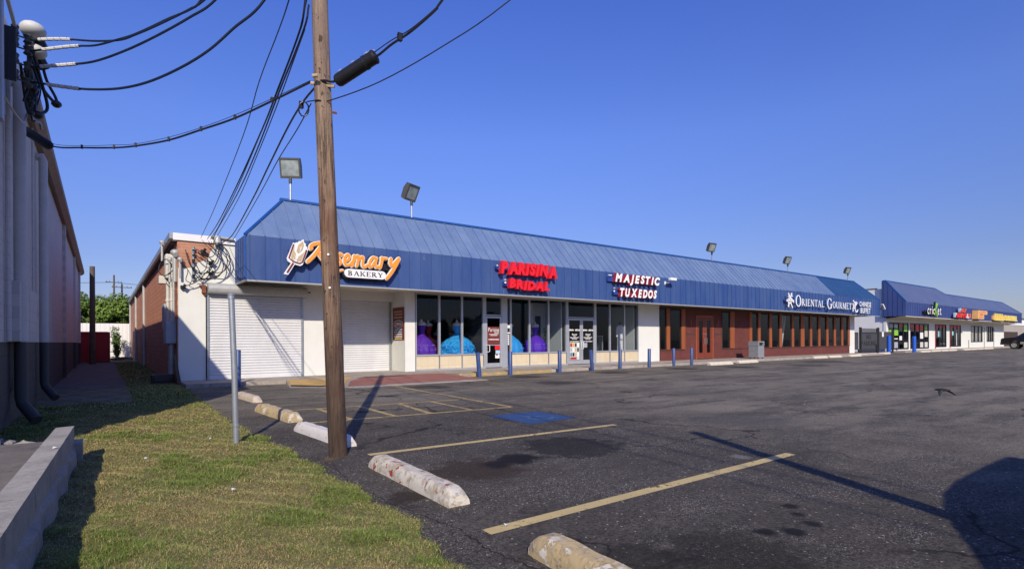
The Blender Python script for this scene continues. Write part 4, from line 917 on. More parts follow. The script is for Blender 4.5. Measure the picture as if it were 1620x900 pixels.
mb = MB(); stroke(mb, WH['U'], .05, YS+.018, YS+.03, smooth=False, round_=False); stroke(mb, WH['H'], .06, YS+.016, YS+.03, smooth=False, round_=False); build('scoop', mb, 'sign_maroon', e)
mb = MB()
for k in 'ABC': mb.prism(WH[k], YS+.020, YS+.03, 'Y')
build('wheat_ear', mb, 'sign_tan', e)
mb = MB()
for q in ([(5.33, 4.42), (5.40, 4.62)], [(5.36, 4.5), (5.34, 4.58)], [(5.12, 4.2), (5.16, 4.12)], [(5.17, 4.3), (5.2, 4.2)], [(5.28, 4.22), (5.2, 4.16)]): stroke(mb, q, .015, YS+.014, YS+.03, smooth=False)
build('emblem_vein', mb, 'sign_white', e)
mb = MB(); mb.box(5.02, 5.5, YS+.10, 19.27, 4.2, 4.5); build('emblem_bracket', mb, 'raceway_blue', ts)

tb = thing('bridal_sign', 'red brush-letter bridal shop sign, two lines, on the blue fascia', 'sign', (15.3, 19.3, 3.7))
random.seed(11)
for c in text_chars('PARISINA', 13.68, 16.88, 4.27, 4.84, YS, 19.18, .07, .16, .01, .09): build('letter', c, 'sign_red', tb, bevel=.012)
for c in text_chars('BRIDAL', 14.12, 16.42, 3.66, 4.08, YS, 19.18, .07, .12, .05, .10): build('letter', c, 'sign_red', tb, bevel=.012)
mb = MB(); mb.box(13.55, 16.7, 19.18, 19.27, 4.45, 4.62); mb.box(13.95, 16.3, 19.18, 19.27, 3.78, 3.95); mb.box(13.5, 13.58, 19.1, 19.16, 4.5, 4.58); build('raceway', mb, 'raceway_blue', tb)
mb = MB(); mb.box(13.50, 13.56, 19.05, 19.1, 4.60, 4.64); mb.box(13.92, 13.99, 19.05, 19.1, 3.88, 3.95); mb.box(13.9, 13.99, 19.05, 19.1, 4.02, 4.05); build('cable_clip', mb, 'sign_white', tb)
tm = thing('tuxedo_sign', 'white block-letter tuxedo shop sign with dark red sides', 'sign', (22.5, 19.3, 3.6))
for c in text_chars('MAJESTIC', 20.8, 24.35, 4.23, 4.80, YS, 19.18, .055, .24, .08, .03): build('letter', face_front(c), ['sign_dark_red', 'sign_white'], tm)
for c in text_chars('TUXEDOS', 21.15, 24.08, 3.62, 4.08, YS, 19.18, .055, .24, .10, .03): build('letter', face_front(c), ['sign_dark_red', 'sign_white'], tm)
mb = MB(); mb.box(20.45, 24.2, 19.18, 19.27, 4.38, 4.6); mb.box(20.85, 23.9, 19.18, 19.27, 3.72, 3.92); build('raceway', mb, 'raceway_blue', tm)
mb = MB(); mb.box(20.40, 20.62, 19.05, 19.1, 4.66, 4.70); mb.box(20.78, 20.84, 19.05, 19.1, 3.85, 3.93); mb.box(20.78, 20.86, 19.05, 19.1, 4.03, 4.06); build('cable_clip', mb, 'sign_white', tm)
tg = thing('restaurant_sign', 'white serif letters of the restaurant with two white characters on the blue fascia', 'sign', (44, 19.3, 3.6))
serif_word('ORIENTAL', 39.5, 43.95, 3.82, .50, YS, YS+.10, ['return_blue', 'sign_white'], tg, big=1.62, gap=.16)
serif_word('GOURMET', 44.45, 48.85, 3.80, .50, YS, YS+.10, ['return_blue', 'sign_white'], tg, big=1.62, gap=.16)
def brush(strokes, x0, w, z0, h, W_=100.):
    mb = MB()
    for i, (pts, ww) in enumerate(strokes): stroke(mb, [(x0+p[0]/W_*w, z0+h-p[1]/W_*h) for p in pts], ww, YS-.0008*i, YS+.04, smooth=False, round_=False)
    return build('character', mb, 'sign_white', tg)
brush([([(22, 2), (35, 18)], .12), ([(72, 0), (56, 14)], .10), ([(20, 25), (80, 18)], .07), ([(32, 20), (70, 45), (95, 55)], .10), ([(30, 34), (25, 72)], .11), ([(30, 40), (60, 36), (56, 68)], .09), ([(28, 54), (58, 50)], .07), ([(10, 45), (2, 62)], .07), ([(72, 58), (92, 56), (92, 68)], .08), ([(20, 72), (60, 70)], .09), ([(30, 70), (22, 100)], .10), ([(52, 72), (78, 104)], .11)], 38.25, 1.05, 3.66, .98)
brush([([(18, 0), (40, 22)], .12), ([(10, 30), (30, 40), (14, 55)], .12), ([(30, 60), (12, 68), (14, 96)], .12), ([(64, 8), (50, 48), (44, 70), (60, 98), (92, 94), (94, 76)], .13), ([(60, 12), (86, 16), (66, 40)], .09)], 49.0, 1.1, 3.62, .92)
for c in text_chars('CHINESE', 50.4, 52.75, 4.10, 4.52, YS, YS+.09, .02, 0, .16): build('letter', face_front(c), ['return_blue', 'sign_white'], tg)
for c in text_chars('BUFFET', 50.6, 52.6, 3.54, 4.0, YS, YS+.09, .02, 0, .16): build('letter', face_front(c), ['return_blue', 'sign_white'], tg)
mb = MB(); mb.box(38.3, 49.5, 19.12, 19.27, 4.05, 4.2); mb.box(50.4, 52.7, 19.12, 19.27, 4.25, 4.32); mb.box(50.4, 52.7, 19.12, 19.27, 3.7, 3.78); build('raceway', mb, 'raceway_blue', tg)

# cameras on the fascia
def cctv(x, z, label, sx=1):
    t = thing('security_camera', label, 'security camera', (x, 19.3, z), 'security cameras on the fascia')
    mb = MB(); mb.box(x-.12, x+.42, 18.78, 18.95, z, z+.15); build('housing', mb, 'white_plastic', t, bevel=.02)
    mb = MB(); mb.tube([(x, 19.27, z-.12), (x, 19.05, z-.12), (x+.02, 18.88, z)], .03, 6); mb.box(x-.06, x+.06, 19.24, 19.27, z-.2, z-.02); build('bracket', mb, 'white_plastic', t)
    mb = MB(); mb.tube([(x+.42, 18.86, z+.07), (x+.45, 18.86, z+.07)], .055, 8); build('lens', mb, 'rubber_black', t)
cctv(25.15, 4.68, 'white box security camera right of the white and red letters')
t = thing('security_camera', 'white security camera on the far right corner of the long blue fascia', 'security camera', (55.6, 19.3, 4.3), 'security cameras on the fascia')
mb = MB(); mb.prism([(55.55, 4.45), (55.68, 4.5), (56.15, 4.1), (56.05, 4.02)], 19.05, 19.22, 'Y'); build('housing', mb, 'white_plastic', t)
mb = MB(); mb.tube([(55.47, 19.25, 4.05), (55.7, 19.2, 4.12), (55.82, 19.15, 4.2)], .05, 6); build('bracket', mb, 'rubber_black', t)

# floodlights on the ridge
def flood(x, label, yaw, tilt, z0=6.55, h=.62, sc=1.0):
    y = 20.74; t = thing('floodlight', label, 'floodlight', (x, y, z0), 'floodlights along the roof ridge')
    mb = MB(); mb.tube([(x, y, z0), (x, y, z0+h)], .035, 8); build('mast', mb, 'galvanised', t, smooth=True)
    mb = MB(); mb.tube([(x, y, z0+h-.02), (x, y, z0+h+.18)], .055, 8); build('yoke', mb, 'rubber_black', t)
    Rm = Matrix.Translation((x, y, z0+h+.44*sc+.1)) @ Matrix.Rotation(yaw, 4, 'Z') @ Matrix.Rotation(tilt, 4, 'X')
    def tr(mb): mb.v = [tuple(Rm @ Vector((v[0]*sc, v[1]*sc, v[2]*sc))) for v in mb.v]; return mb
    mb = MB(); mb.prism([(-.18, -.33), (.02, -.36), (.02, .36), (-.12, .36), (-.22, .1)], -.36, .36, 'X')
    mb.v = [(v[0], -v[1], v[2]) for v in mb.v]
    mb.box(-.36, .36, -.06, -.021, .30, .36); mb.box(-.36, .36, -.06, -.021, -.36, -.27); mb.box(-.36, -.31, -.06, -.021, -.27, .30); mb.box(.31, .36, -.06, -.021, -.27, .30)
    hd = build('lamp_head', tr(mb), 'lamp_bronze', t)
    mb = MB(); mb.box(-.31, .31, -.035, -.022, -.27, .30); build('lens', tr(mb), 'lamp_lens', hd)
flood(5.50, 'bronze floodlight nearest the left end of the roof, facing the lot squarely', R(-32), R(14))
flood(10.35, 'bronze floodlight just right of the wooden pole, turned half away', R(24), R(26), h=.52, sc=.95)
flood(31.95, 'pale-lensed floodlight with a ballast box near the middle of the roof', R(-10), R(24), h=.42, sc=.80)
flood(41.95, 'small floodlight between the middle one and the one at the right end', R(-10), R(24), h=.42, sc=.80)
flood(52.6, 'last floodlight at the right end of the long blue roof', R(-12), R(24), h=.42, sc=.80)

# ------------------------------------------------------------------ side of the strip: electrical gear
t = thing('meter_cabinet', 'grey electrical meter cabinet low on the brick side wall', 'electrical box', (1.85, 21.9, 1.36))
mb = MB(); mb.box(1.68, 1.985, 21.35, 22.2, 1.36, 2.12); build('cabinet', mb, 'box_grey', t, bevel=.012)
mb = MB(); mb.box(1.70, 1.97, 21.335, 21.349, 1.40, 2.08); build('cabinet_door', mb, 'box_grey', t); mb = MB(); mb.box(1.655, 1.679, 21.6, 21.72, 1.8, 1.95); build('latch', mb, 'conduit_grey', t)
mb = MB(); mb.box(1.72, 1.985, 22.5, 23.3, 1.9, 2.75); tag(build('switch_box', mb, 'box_grey', loc=(1.85, 22.9, 1.9), bevel=.01), 'grey switch box behind and above the meter cabinet', 'electrical box')
mb = MB(); mb.box(1.70, 1.985, 21.62, 22.1, 3.55, 4.38); tag(build('terminal_box', mb, 'box_pale', loc=(1.85, 21.85, 3.55), bevel=.05), 'pale upright terminal box high on the brick side wall', 'electrical box')
mb = MB(); mb.box(1.70, 1.985, 24.2, 24.6, 3.6, 3.9); tag(build('junction_box', mb, 'box_pale', loc=(1.85, 24.4, 3.6), bevel=.02), 'small pale junction box on the brick, left of the terminal box', 'electrical box')
for i, (y, z0, z1, x, r_, lb) in enumerate([(21.98, 2.12, 3.55, 1.80, .06, 'thick pale conduit dropping from the terminal box'), (21.62, 2.12, 3.55, 1.88, .055, 'pale conduit right beside the thick one, under the terminal box'), (21.25, 2.12, 4.2, 1.90, .04, 'thin grey conduit nearest the building corner'), (21.5, .05, 1.36, 1.85, .07, 'grey conduit from the meter cabinet to the ground'), (22.1, .05, 1.36, 1.85, .05, 'second conduit under the meter cabinet, farther from the corner')]):
    mb = MB(); mb.tube([(x, y, z0), (x, y, z1)], r_, 8); mb.tube([(x, y, (z0+z1)/2-.04), (x, y, (z0+z1)/2+.04)], r_*1.3, 8); tag(build('conduit', mb, 'conduit_grey' if i > 1 else 'box_pale', loc=(x, y, z0), smooth=True), lb, 'conduit')
def weatherhead(x, y, z, r_, label, z0=None, mast=True):
    t = thing('weatherhead', label, 'weatherhead', (x, y, z0 or z-.5)); mb = MB()
    if mast: mb.tube([(x, y, z0 or z-.5), (x, y, z-.05)], r_*.42, 8); build('mast', mb, 'conduit_grey', t, smooth=True); mb = MB()
    mb.sphere((x, y, z), r_, r_*1.15, r_*.8, 12); build('cap', mb, 'conduit_grey', t, smooth=True)
    mb = MB(); mb.tube([(x, y-.02, z-r_*.2), (x, y-.1-r_*.4, z-r_*.7)], r_*.55, 8); build('hood', mb, 'conduit_grey', t)
weatherhead(1.93, 21.1, 4.36, .14, 'large domed grey weatherhead at the brick corner', z0=3.4)
weatherhead(1.80, 21.35, 4.15, .09, 'small weatherhead left of the large domed one', z0=3.4)
weatherhead(2.05, 20.85, 4.12, .09, 'small weatherhead right of the large domed one', z0=3.5)
weatherhead(1.66, 22.3, 4.85, .09, 'weatherhead on a mast reaching above the side gutter', z0=4.2)
t = thing('parapet_pipe', 'grey service pipe with a hanging weatherhead along the white parapet', 'pipe', (3.3, 20.9, 4.9))
mb = MB(); mb.tube([(2.95, 20.86, 4.98), (3.65, 20.86, 4.93)], .045, 8); build('pipe', mb, 'conduit_grey', t, smooth=True)
mb = MB(); mb.tube([(3.14, 20.84, 5.0), (3.14, 20.84, 4.82)], [.09, .12], 10); mb.sphere((3.14, 20.82, 4.78), .13, .13, .11, 10); build('hood', mb, 'conduit_grey', t, smooth=True)
# insulator racks on the wall
t = thing('insulator_rack', 'upright rack of spool insulators on the front corner under the white cap', 'insulator rack', (2.45, 20.9, 3.6))
mb = MB(); mb.box(2.40, 2.46, 20.92, 20.985, 3.45, 4.6); build('rack_bar', mb, 'galvanised', t)
for z in (3.6, 3.85, 4.1, 4.35, 4.52): mb = MB(); mb.lathe([(.03, z-.05), (.055, z-.035), (.03, z), (.055, z+.035), (.03, z+.05)], 2.43, 20.86, 10); build('insulator', mb, 'rubber_black' if z < 4.2 else 'conduit_grey', t, smooth=True)
for x, z, lb in ((2.95, 4.08, 'black cable bracket on the white wall, upper of the two'), (2.95, 3.72, 'black cable bracket on the white wall, lower of the two'), (2.13, 3.22, 'black cable clamp at the lower end of the cable tangle'), (2.72, 4.45, 'dark clamp where the cable bundle meets the wall')):
    t = thing('cable_clamp', lb, 'cable clamp', (x, 20.9, z)); mb = MB(); mb.box(x-.07, x+.07, 20.85, 20.99, z-.05, z+.05); build('body', mb, 'rubber_black', t, bevel=.01)
    mb = MB(); mb.tube([(x, 20.8, z-.02), (x+.06, 20.78, z+.08)], .045, 8); build('bolt', mb, 'rubber_black', t)
# tangle of loops: each loop is a cable
rr = random.Random(5)
labs = ['drip loop of black cable closest to the brick corner', 'wide black drip loop reaching toward the blue fascia', 'black drip loop crossing the brackets', 'long slack black cable running down to the lowest clamp', 'small black cable loop hanging left over the terminal box', 'black drip loop hanging lowest across the white wall', 'narrow black cable loop beside the insulator rack', 'black cable loop just under the hanging weatherhead', 'black cable swept from the rack to the upper bracket', 'black cable swept from the rack to the lower bracket', 'outermost black loop nearest the blue fascia', 'black cable strand along the edge of the brick patch']
loops = [[(2.2, 20.85, 4.45), (2.3, 20.75, 4.0), (2.5, 20.72, 3.7), (2.75, 20.75, 3.8), (2.85, 20.8, 4.2)], [(2.85, 20.8, 4.7), (3.15, 20.7, 4.4), (3.3, 20.72, 4.0), (3.15, 20.75, 3.62), (2.8, 20.8, 3.5), (2.5, 20.85, 3.6)],
 [(2.5, 20.85, 4.5), (2.8, 20.72, 4.3), (2.98, 20.8, 4.1), (2.9, 20.75, 3.8), (2.6, 20.8, 3.65)], [(3.2, 20.8, 4.7), (3.1, 20.75, 4.2), (2.8, 20.75, 3.75), (2.5, 20.78, 3.4), (2.13, 20.85, 3.22)],
 [(1.85, 21.3, 4.2), (1.6, 21.5, 4.1), (1.5, 21.5, 3.8), (1.65, 21.4, 3.6), (1.9, 21.2, 3.8)], [(3.14, 20.75, 4.7), (3.38, 20.7, 4.35), (3.4, 20.72, 4.0), (3.2, 20.72, 3.7), (2.9, 20.75, 3.55), (2.6, 20.85, 3.5)],
 [(2.43, 20.8, 4.1), (2.52, 20.7, 3.9), (2.6, 20.7, 3.6), (2.45, 20.8, 3.5)], [(3.14, 20.75, 4.7), (3.0, 20.7, 4.3), (2.75, 20.7, 4.25), (2.55, 20.8, 4.4)],
 [(2.43, 20.8, 4.35), (2.65, 20.7, 4.15), (2.9, 20.78, 4.1)], [(2.43, 20.8, 3.85), (2.65, 20.7, 3.68), (2.9, 20.78, 3.75)], [(3.14, 20.7, 4.75), (3.42, 20.7, 4.5), (3.5, 20.7, 4.15), (3.3, 20.7, 3.8), (2.98, 20.78, 3.72)], [(2.1, 20.8, 4.1), (2.25, 20.7, 3.75), (2.2, 20.75, 3.45), (2.35, 20.8, 3.35)]]
for lb, lp in zip(labs, loops):
    mb = MB(); mb.tube(catmull(lp, 6), rr.uniform(.010, .017), 6); tag(build('drip_loop_cable', mb, 'rubber_black', loc=lp[0], smooth=True), lb, 'cable', 'cable loops at the building corner')
mb = MB(); mb.box(1.28, 1.93, 21.35, 21.8, .02, .34); mb.box(1.33, 1.88, 21.30, 21.349, .1, .28)
tag(build('milk_crate', mb, 'rubber_black', loc=(1.6, 21.6, 0), bevel=.02), 'black crate on the shaded grass at the foot of the brick wall', 'crate')
mb = MB(); mb.add([(1.96, 20.75, .02), (2.06, 20.72, .02), (1.93, 20.98, 1.0), (1.86, 20.98, 1.0), (1.96, 20.80, .02), (2.06, 20.77, .02), (1.93, 20.985, 1.04), (1.86, 20.985, 1.04)], [(0, 1, 2, 3), (4, 7, 6, 5), (0, 4, 5, 1), (1, 5, 6, 2), (2, 6, 7, 3), (3, 7, 4, 0)])
tag(build('leaning_plank', mb, 'dark_post_wood', loc=(1.95, 20.9, 0)), 'weathered plank leaning on the corner beside the black crate', 'plank')

# ------------------------------------------------------------------ left warehouse
T2 = thing('block_warehouse', 'tall painted block warehouse, pale above and slate grey below, in shade at left', 'building', (-1.24, 8.4, 0))
xl = -1.24
mb = MB(); mb.box(xl-12, xl, 8.4, 47.6, 1.42, 6.18); build('upper_wall', mb, 'block_white', T2)
mb = MB(); mb.box(xl-12, xl, 8.4, 47.6, -.1, 1.418); build('lower_wall', mb, 'block_slate', T2)
for y in (27.6, 37.5, 45.5):
    w = .45 if y > 20 else .7
    mb = MB(); mb.box(xl, xl+.10, y, y+w, 1.42, 6.15); p = build('pilaster', mb, 'block_white', T2)
    mb = MB(); mb.box(xl, xl+.10, y, y+w, -.1, 1.418); build('pilaster_base', mb, 'block_slate', p)
mb = MB(); mb.prism([(xl, 6.05), (xl+.12, 6.02), (xl+.26, 6.16), (xl+.26, 6.34), (xl, 6.36)], 13.3, 47.9, 'Y' if False else 'Y')
mb.v = [(v[0], v[1], v[2]) for v in mb.v]; build('roof_edge', mb, 'brown_trim', T2)
mb = MB(); mb.box(xl-12, xl+.06, 8.38, 13.3, 6.18, 6.44); mb.box(xl-12, xl, 13.3, 47.8, 6.18, 6.34); build('roof_cap', mb, 'white_side', T2)
def spout(y, lab):
    s = MB(); x = xl+.14; s.tube([(xl+.0, y-.0, 5.75), (x-.03, y, 5.78), (x, y, 5.68), (x, y, 1.42)], .085, 12); p = build('downspout', s, 'pipe_paint', T2, smooth=True)
    s = MB(); s.tube([(x, y, 1.418), (x, y, .5), (x+.02, y-.02, .38), (x+.22, y-.30, .12)], .085, 12); q = build('spout_foot', s, 'pipe_paint_slate', p, smooth=True)
spout(16.9, ''); spout(12.3, '')
mb = MB(); mb.box(xl+.001, xl+.16, 12.0, 15.0, 1.43, 2.42); mb.box(xl+.16, xl+.165, 13.48, 13.50, 1.45, 2.40); tag(build('wall_cabinet', mb, 'block_white', loc=(xl, 13.5, 1.43), bevel=.01), 'white painted wall cabinet on the shaded warehouse, above the slate band', 'cabinet')
mb = MB(); mb.box(xl+.001, xl+.12, 15.45, 15.95, 1.98, 2.26); tag(build('conduit_box', mb, 'box_grey', loc=(xl, 15.7, 1.98), bevel=.01), 'small box on the shaded warehouse wall, right of the white cabinet', 'electrical box')
t = thing('cable_riser', 'loose dark cables hanging under the white wall cabinet', 'cable', (xl+.1, 12.6, 1.4))
for a_ in (0, .12, .25): mb = MB(); mb.tube(catmull([(xl+.1, 12.3+a_, 1.43), (xl+.12, 12.3+a_, .9), (xl+.14, 12.45+a_, .62), (xl+.1, 12.75+a_, .8), (xl+.08, 12.8+a_, 1.42)], 5), .02, 6); build('strand', mb, 'rubber_black', t, smooth=True)
for y, r_ in ((11.75, .035), (15.6, .02)): mb = MB(); mb.tube([(xl+.05, y, 1.43 if r_ > .03 else 2.26), (xl+.05, y, 6.1)], r_, 8); build('wall_conduit', mb, 'block_white', T2, smooth=True)

# service rack with insulators on the warehouse (in front of its wall)
tr_ = thing('service_rack', 'steel service rack with stacked insulators high on the warehouse', 'insulator rack', (-1.1, 10.6, 4.9))
mb = MB(); mb.box(-1.239, -1.02, 9.55, 9.75, 4.3, 6.05); mb.box(-1.02, -.99, 9.6, 10.6, 6.0, 6.04); mb.box(-1.239, -1.18, 10.1, 11.4, 4.9, 6.2); build('channel', mb, 'box_grey', tr_); mb = MB(); mb.box(-1.16, -.97, 10.47, 10.53, 5.15, 5.9); build('back_plate', mb, 'rubber_black', tr_); mb = MB(); mb.box(-1.02, -.98, 9.62, 10.7, 5.99, 6.05); build('top_cap', mb, 'white_trim', tr_)
for i, z in enumerate((5.97, 5.8, 5.56, 5.32)):
    mb = MB(); mb.tube([(-1.2, 10.85, z), (-.80, 10.95, z)], .012, 6); mb.lathe([(.03, z-.07), (.06, z-.05), (.035, z), (.06, z+.05), (.03, z+.07)], -.88, 10.95, 10); mb.lathe([(.03, z-.07), (.05, z-.05), (.035, z), (.05, z+.05), (.03, z+.07)], -1.0, 10.7, 10); build('insulator', mb, 'lamp_bronze', tr_, smooth=True)
for x, y, z, r_, lb in ((-.86, 11.45, 6.34, .17, 'big pale domed weatherhead on top of the warehouse service rack'), (-.83, 11.6, 6.08, .14, 'pale weatherhead tucked under the big domed one')):
    t = thing('weatherhead', lb, 'weatherhead', (x, y, z-1)); mb = MB(); mb.tube([(x-.03, y, 5.1), (x-.03, y, z-.05)], .045, 8); build('mast', mb, 'lamp_bronze', t, smooth=True)
    mb = MB(); mb.sphere((x, y, z), r_, r_*1.2, r_*.75, 14); build('cap', mb, 'box_pale', t, smooth=True); mb = MB(); mb.tube([(x, y+.1, z-.02), (x+.08, y+.22, z-.16)], r_*.6, 8); build('hood', mb, 'rubber_black', t)
for i, (pts, lb) in enumerate([([(-.78, 11.8, 6.0), (-.72, 11.9, 5.75), (-.62, 12.0, 5.55), (-.6, 11.9, 5.4), (-.75, 11.6, 5.5), (-.85, 11.2, 5.7)], 'thick black loop hanging right of the warehouse service rack'), ([(-.85, 11.0, 5.9), (-.75, 11.4, 5.5), (-.7, 11.6, 5.2), (-.8, 11.4, 5.0)], 'black cable curling under the lowest insulator of the warehouse rack'),
    ([(-.9, 11.2, 5.2), (-.95, 12.4, 5.25), (-.92, 13.4, 5.5), (-.98, 14.6, 5.75)], 'black cable running along the warehouse wall below its roof edge'), ([(-1.15, 10.2, 4.95), (-1.0, 10.8, 4.75), (-.95, 11.3, 4.85), (-.9, 11.5, 5.3), (-.9, 11.5, 6.0)], 'pale grey cable looping under the warehouse service rack')]):
    mb = MB(); mb.tube(catmull(pts, 6), .024 if i != 3 else .018, 6); 
    if i < 2: mb.sphere(pts[3 if i == 0 else -1], .075, .09, .06)
    tag(build('service_cable', mb, 'rubber_black' if i != 3 else 'conduit_grey', loc=pts[0], smooth=True), lb, 'cable')

rr = random.Random(31)
for i in range(10):
    a_ = Vector((-.92+rr.uniform(-.06, .1), 11.0+rr.uniform(0, .7), 5.35+rr.uniform(0, .75))); b_ = Vector((-.90+rr.uniform(-.08, .08), 11.1+rr.uniform(0, .9), 5.0+rr.uniform(-.1, .45))); mm = (a_+b_)/2+Vector((rr.uniform(-.05, .12), rr.uniform(-.2, .35), rr.uniform(-.25, .0)))
    mb = MB(); mb.tube(catmull([a_, mm, b_], 7), rr.uniform(.010, .022), 6)
    if i % 3 == 0: mb.sphere(b_, .05, .06, .045)
    tag(build('service_cable', mb, 'rubber_black', loc=a_, smooth=True), 'short black jumper cable in the tangle beside the insulators of the warehouse rack', 'cable', 'jumper cables at the warehouse rack')
# low concrete wall
mb = MB(); NW = 40; vs = []
for j in range(NW+1):
    y = -2.5+(8.15+2.5)*j/NW; xr = -.27-.14*(8.0-y)/4.3; xw = xr-.165; q = .006*math.sin(j*2.3); b_ = .02+.02*math.sin(j*1.7)
    vs += [(xw, y, -.05), (xw, y, .43+q*.3), (xr, y, .435+q*.3), (xr+q, y, .22), (xr+b_+.01, y, .18), (xr+b_+.02+q*2, y, -.05)]
k = 6; mb.add(vs, [(j*k+i, j*k+(i+1) % k, (j+1)*k+(i+1) % k, (j+1)*k+i) for j in range(NW) for i in range(k)]+[tuple(range(k))[::-1], tuple(range(NW*k, NW*k+k))])
mb.box(-.29, -.19, 8.0, 8.35, -.05, .25)
tag(build('low_wall', mb, 'concrete_grey', loc=(-.35, 5, 0)), 'low weathered concrete wall edging the platform beside the lawn', 'low wall')
# trash lump
mb = MB(); 
for i in range(9): mb.sphere((-.95+random.uniform(-.2, .2), 8.85+random.uniform(-.25, .3), .12+random.uniform(-.05, .1)), random.uniform(.06, .14), random.uniform(.06, .16), random.uniform(.05, .1), 7)
tag(build('rubbish_pile', mb, 'concrete_grey', loc=(-.95, 8.9, 0)), 'heap of crumpled rubbish on the shaded grass at the end of the platform', 'rubbish')
rr = random.Random(21)
for x, y, lb in [(.40, 7.6, 'white litter scrap on the lawn left of the steel post'), (.95, 5.5, 'white litter scrap on the lawn toward the asphalt edge'), (-.35, 6.5, 'white scrap lying on top of the low wall'), (2.43, 3.33, 'white paper scrap on the asphalt near the long yellow line'), (1.2, 8.6, 'white scrap on the grass left of the steel post foot'), (12.0, 5.6, 'white scrap far out on the open asphalt'), (9.4, 10.5, 'pale scrap on the asphalt at the tip of a faded line')]:
    z = .44 if lb.find('low wall') > 0 else (.06 if x < 1.9 else .01); mb = MB(); s_ = .016 if z < .02 else .02
    mb.add([(x-s_, y-s_, z), (x+s_, y-s_*.6, z+.01), (x+s_*.8, y+s_, z+.004), (x-s_*.7, y+s_*.8, z+.016)], [(0, 1, 2), (0, 2, 3)]); tag(build('paper_scrap', mb, 'litter_white', loc=(x, y, z)), lb, 'litter')

# ------------------------------------------------------------------ alley end
t = thing('dumpster', 'dark red steel dumpster closing the far end of the alley', 'dumpster', (-.4, 48.8, 0))
mb = MB(); mb.box(-1.2, .42, 48.0, 50, .06, 2.15); build('body', mb, 'dumpster_red', t, bevel=.02)
mb = MB(); mb.box(.34, .44, 47.96, 47.999, .1, 2.15); mb.box(-1.2, .34, 47.95, 47.999, 2.0, 2.17); mb.box(-.5, -.42, 47.97, 47.999, .1, 2.0); build('rib', mb, 'dumpster_red', t)
mb = MB(); mb.tube([(.44, 48.6, 1.82), (.85, 48.6, 1.82)], .03, 6); mb.tube([(.44, 48.6, .75), (.85, 48.6, .75)], .03, 6); build('lift_bar', mb, 'dark_post_wood', t)
mb = MB(); mb.tube([(-.51, 44, 0), (-.50, 44, 6.27)], [.17, .145], 10); tag(build('wooden_post', mb, 'dark_post_wood', loc=(-.5, 44, 0), smooth=True), 'tall bare dark post standing in front of the red dumpster', 'post')
mb = MB(); x = -3
while x < 2.0: mb.box(x, x+.16, 57.20, 57.24, 0, 3.02); mb.box(x+.162, x+.30, 57.22, 57.25, 0, 3.02); x += .302
tag(build('metal_fence', mb, 'fence_white', loc=(0, 57.2, 0)), 'white ribbed metal fence across the end of the alley', 'fence')
def crown(mb, c, r, n, ls, rng, squash=1.0, mi=0):
    """leaf quads on the outside of several clumps"""
    for i in range(n):
        a = rng.gauss(0, 1); b = rng.gauss(0, 1); d = rng.gauss(0, 1); v = Vector((a, b, d)).normalized(); rad = r*(rng.random()**.35)
        p = Vector(c)+Vector((v.x*rad, v.y*rad, v.z*rad*squash)); nrm = (v+Vector((rng.uniform(-.8, .8), rng.uniform(-.8, .8), rng.uniform(-.3, .9)))).normalized()
        u = nrm.orthogonal().normalized(); w = nrm.cross(u); t_ = rng.uniform(0, PI); u2 = u*math.cos(t_)+w*math.sin(t_); w2 = -u*math.sin(t_)+w*math.cos(t_); s_ = ls*rng.uniform(.6, 1.3)
        mb.add([p-u2*s_, p+w2*s_*.55, p+u2*s_, p-w2*s_*.55], [(0, 1, 2, 3)], mi)
def tree(x, y, h, cr, label, mat, seed, name='leafy_tree', group=None, n=26, lpc=150, ls=.28, z0=0):
    rng = random.Random(seed); t = thing(name, label, 'tree', (x, y, z0), group)
    mb = MB(); mb.tube([(x, y, z0-.1), (x+.05*h*rng.uniform(-1, 1), y, z0+h*.35), (x, y, z0+h*.6)], [.05*h*.6, .035*h*.6, .012*h], 8)
    cs = []
    for k in range(n):
        a = rng.uniform(0, 2*PI); rr_ = cr*math.sqrt(rng.random())*.85; zz = z0+h*(.42+.5*rng.random()*(1-(rr_/cr)**2*.6)); cs.append((x+rr_*math.cos(a), y+rr_*math.sin(a), zz))
    for c in cs[:9]: mb.tube([(x, y, z0+h*.3), ((x+c[0])/2, (y+c[1])/2, (z0+h*.3+c[2])/2+.1*h*.3), c], [.018*h, .012*h, .003*h], 5)
    build('trunk', mb, 'bark', t, smooth=True); mb = MB()
    for c in cs: crown(mb, c, cr*rng.uniform(.22, .38), lpc, ls, rng, .8)
    build('crown', mb, mat, t); return t
for i, (x, y, h, cr, lb) in enumerate([(-6.5, 70, 6.2, 3.6, 'bright green tree left of the dark post, behind the white fence'), (-2.2, 72, 7.2, 3.4, 'rounded green tree right behind the dark post'), (2.0, 71, 6.7, 3.4, 'green tree crown above the middle of the white fence'), (5.6, 73, 6.6, 3.2, 'green tree partly hidden by the brick wall')]):
    tree(x, y, h, cr, lb, 'leaf_mid', 40+i, group='green trees behind the alley fence', lpc=420, ls=.15)
tree(10.5, 96, 10.5, 2.2, 'thin dark distant tree beside the far utility poles', 'leaf_dark', 77, n=14, lpc=60, ls=.22)
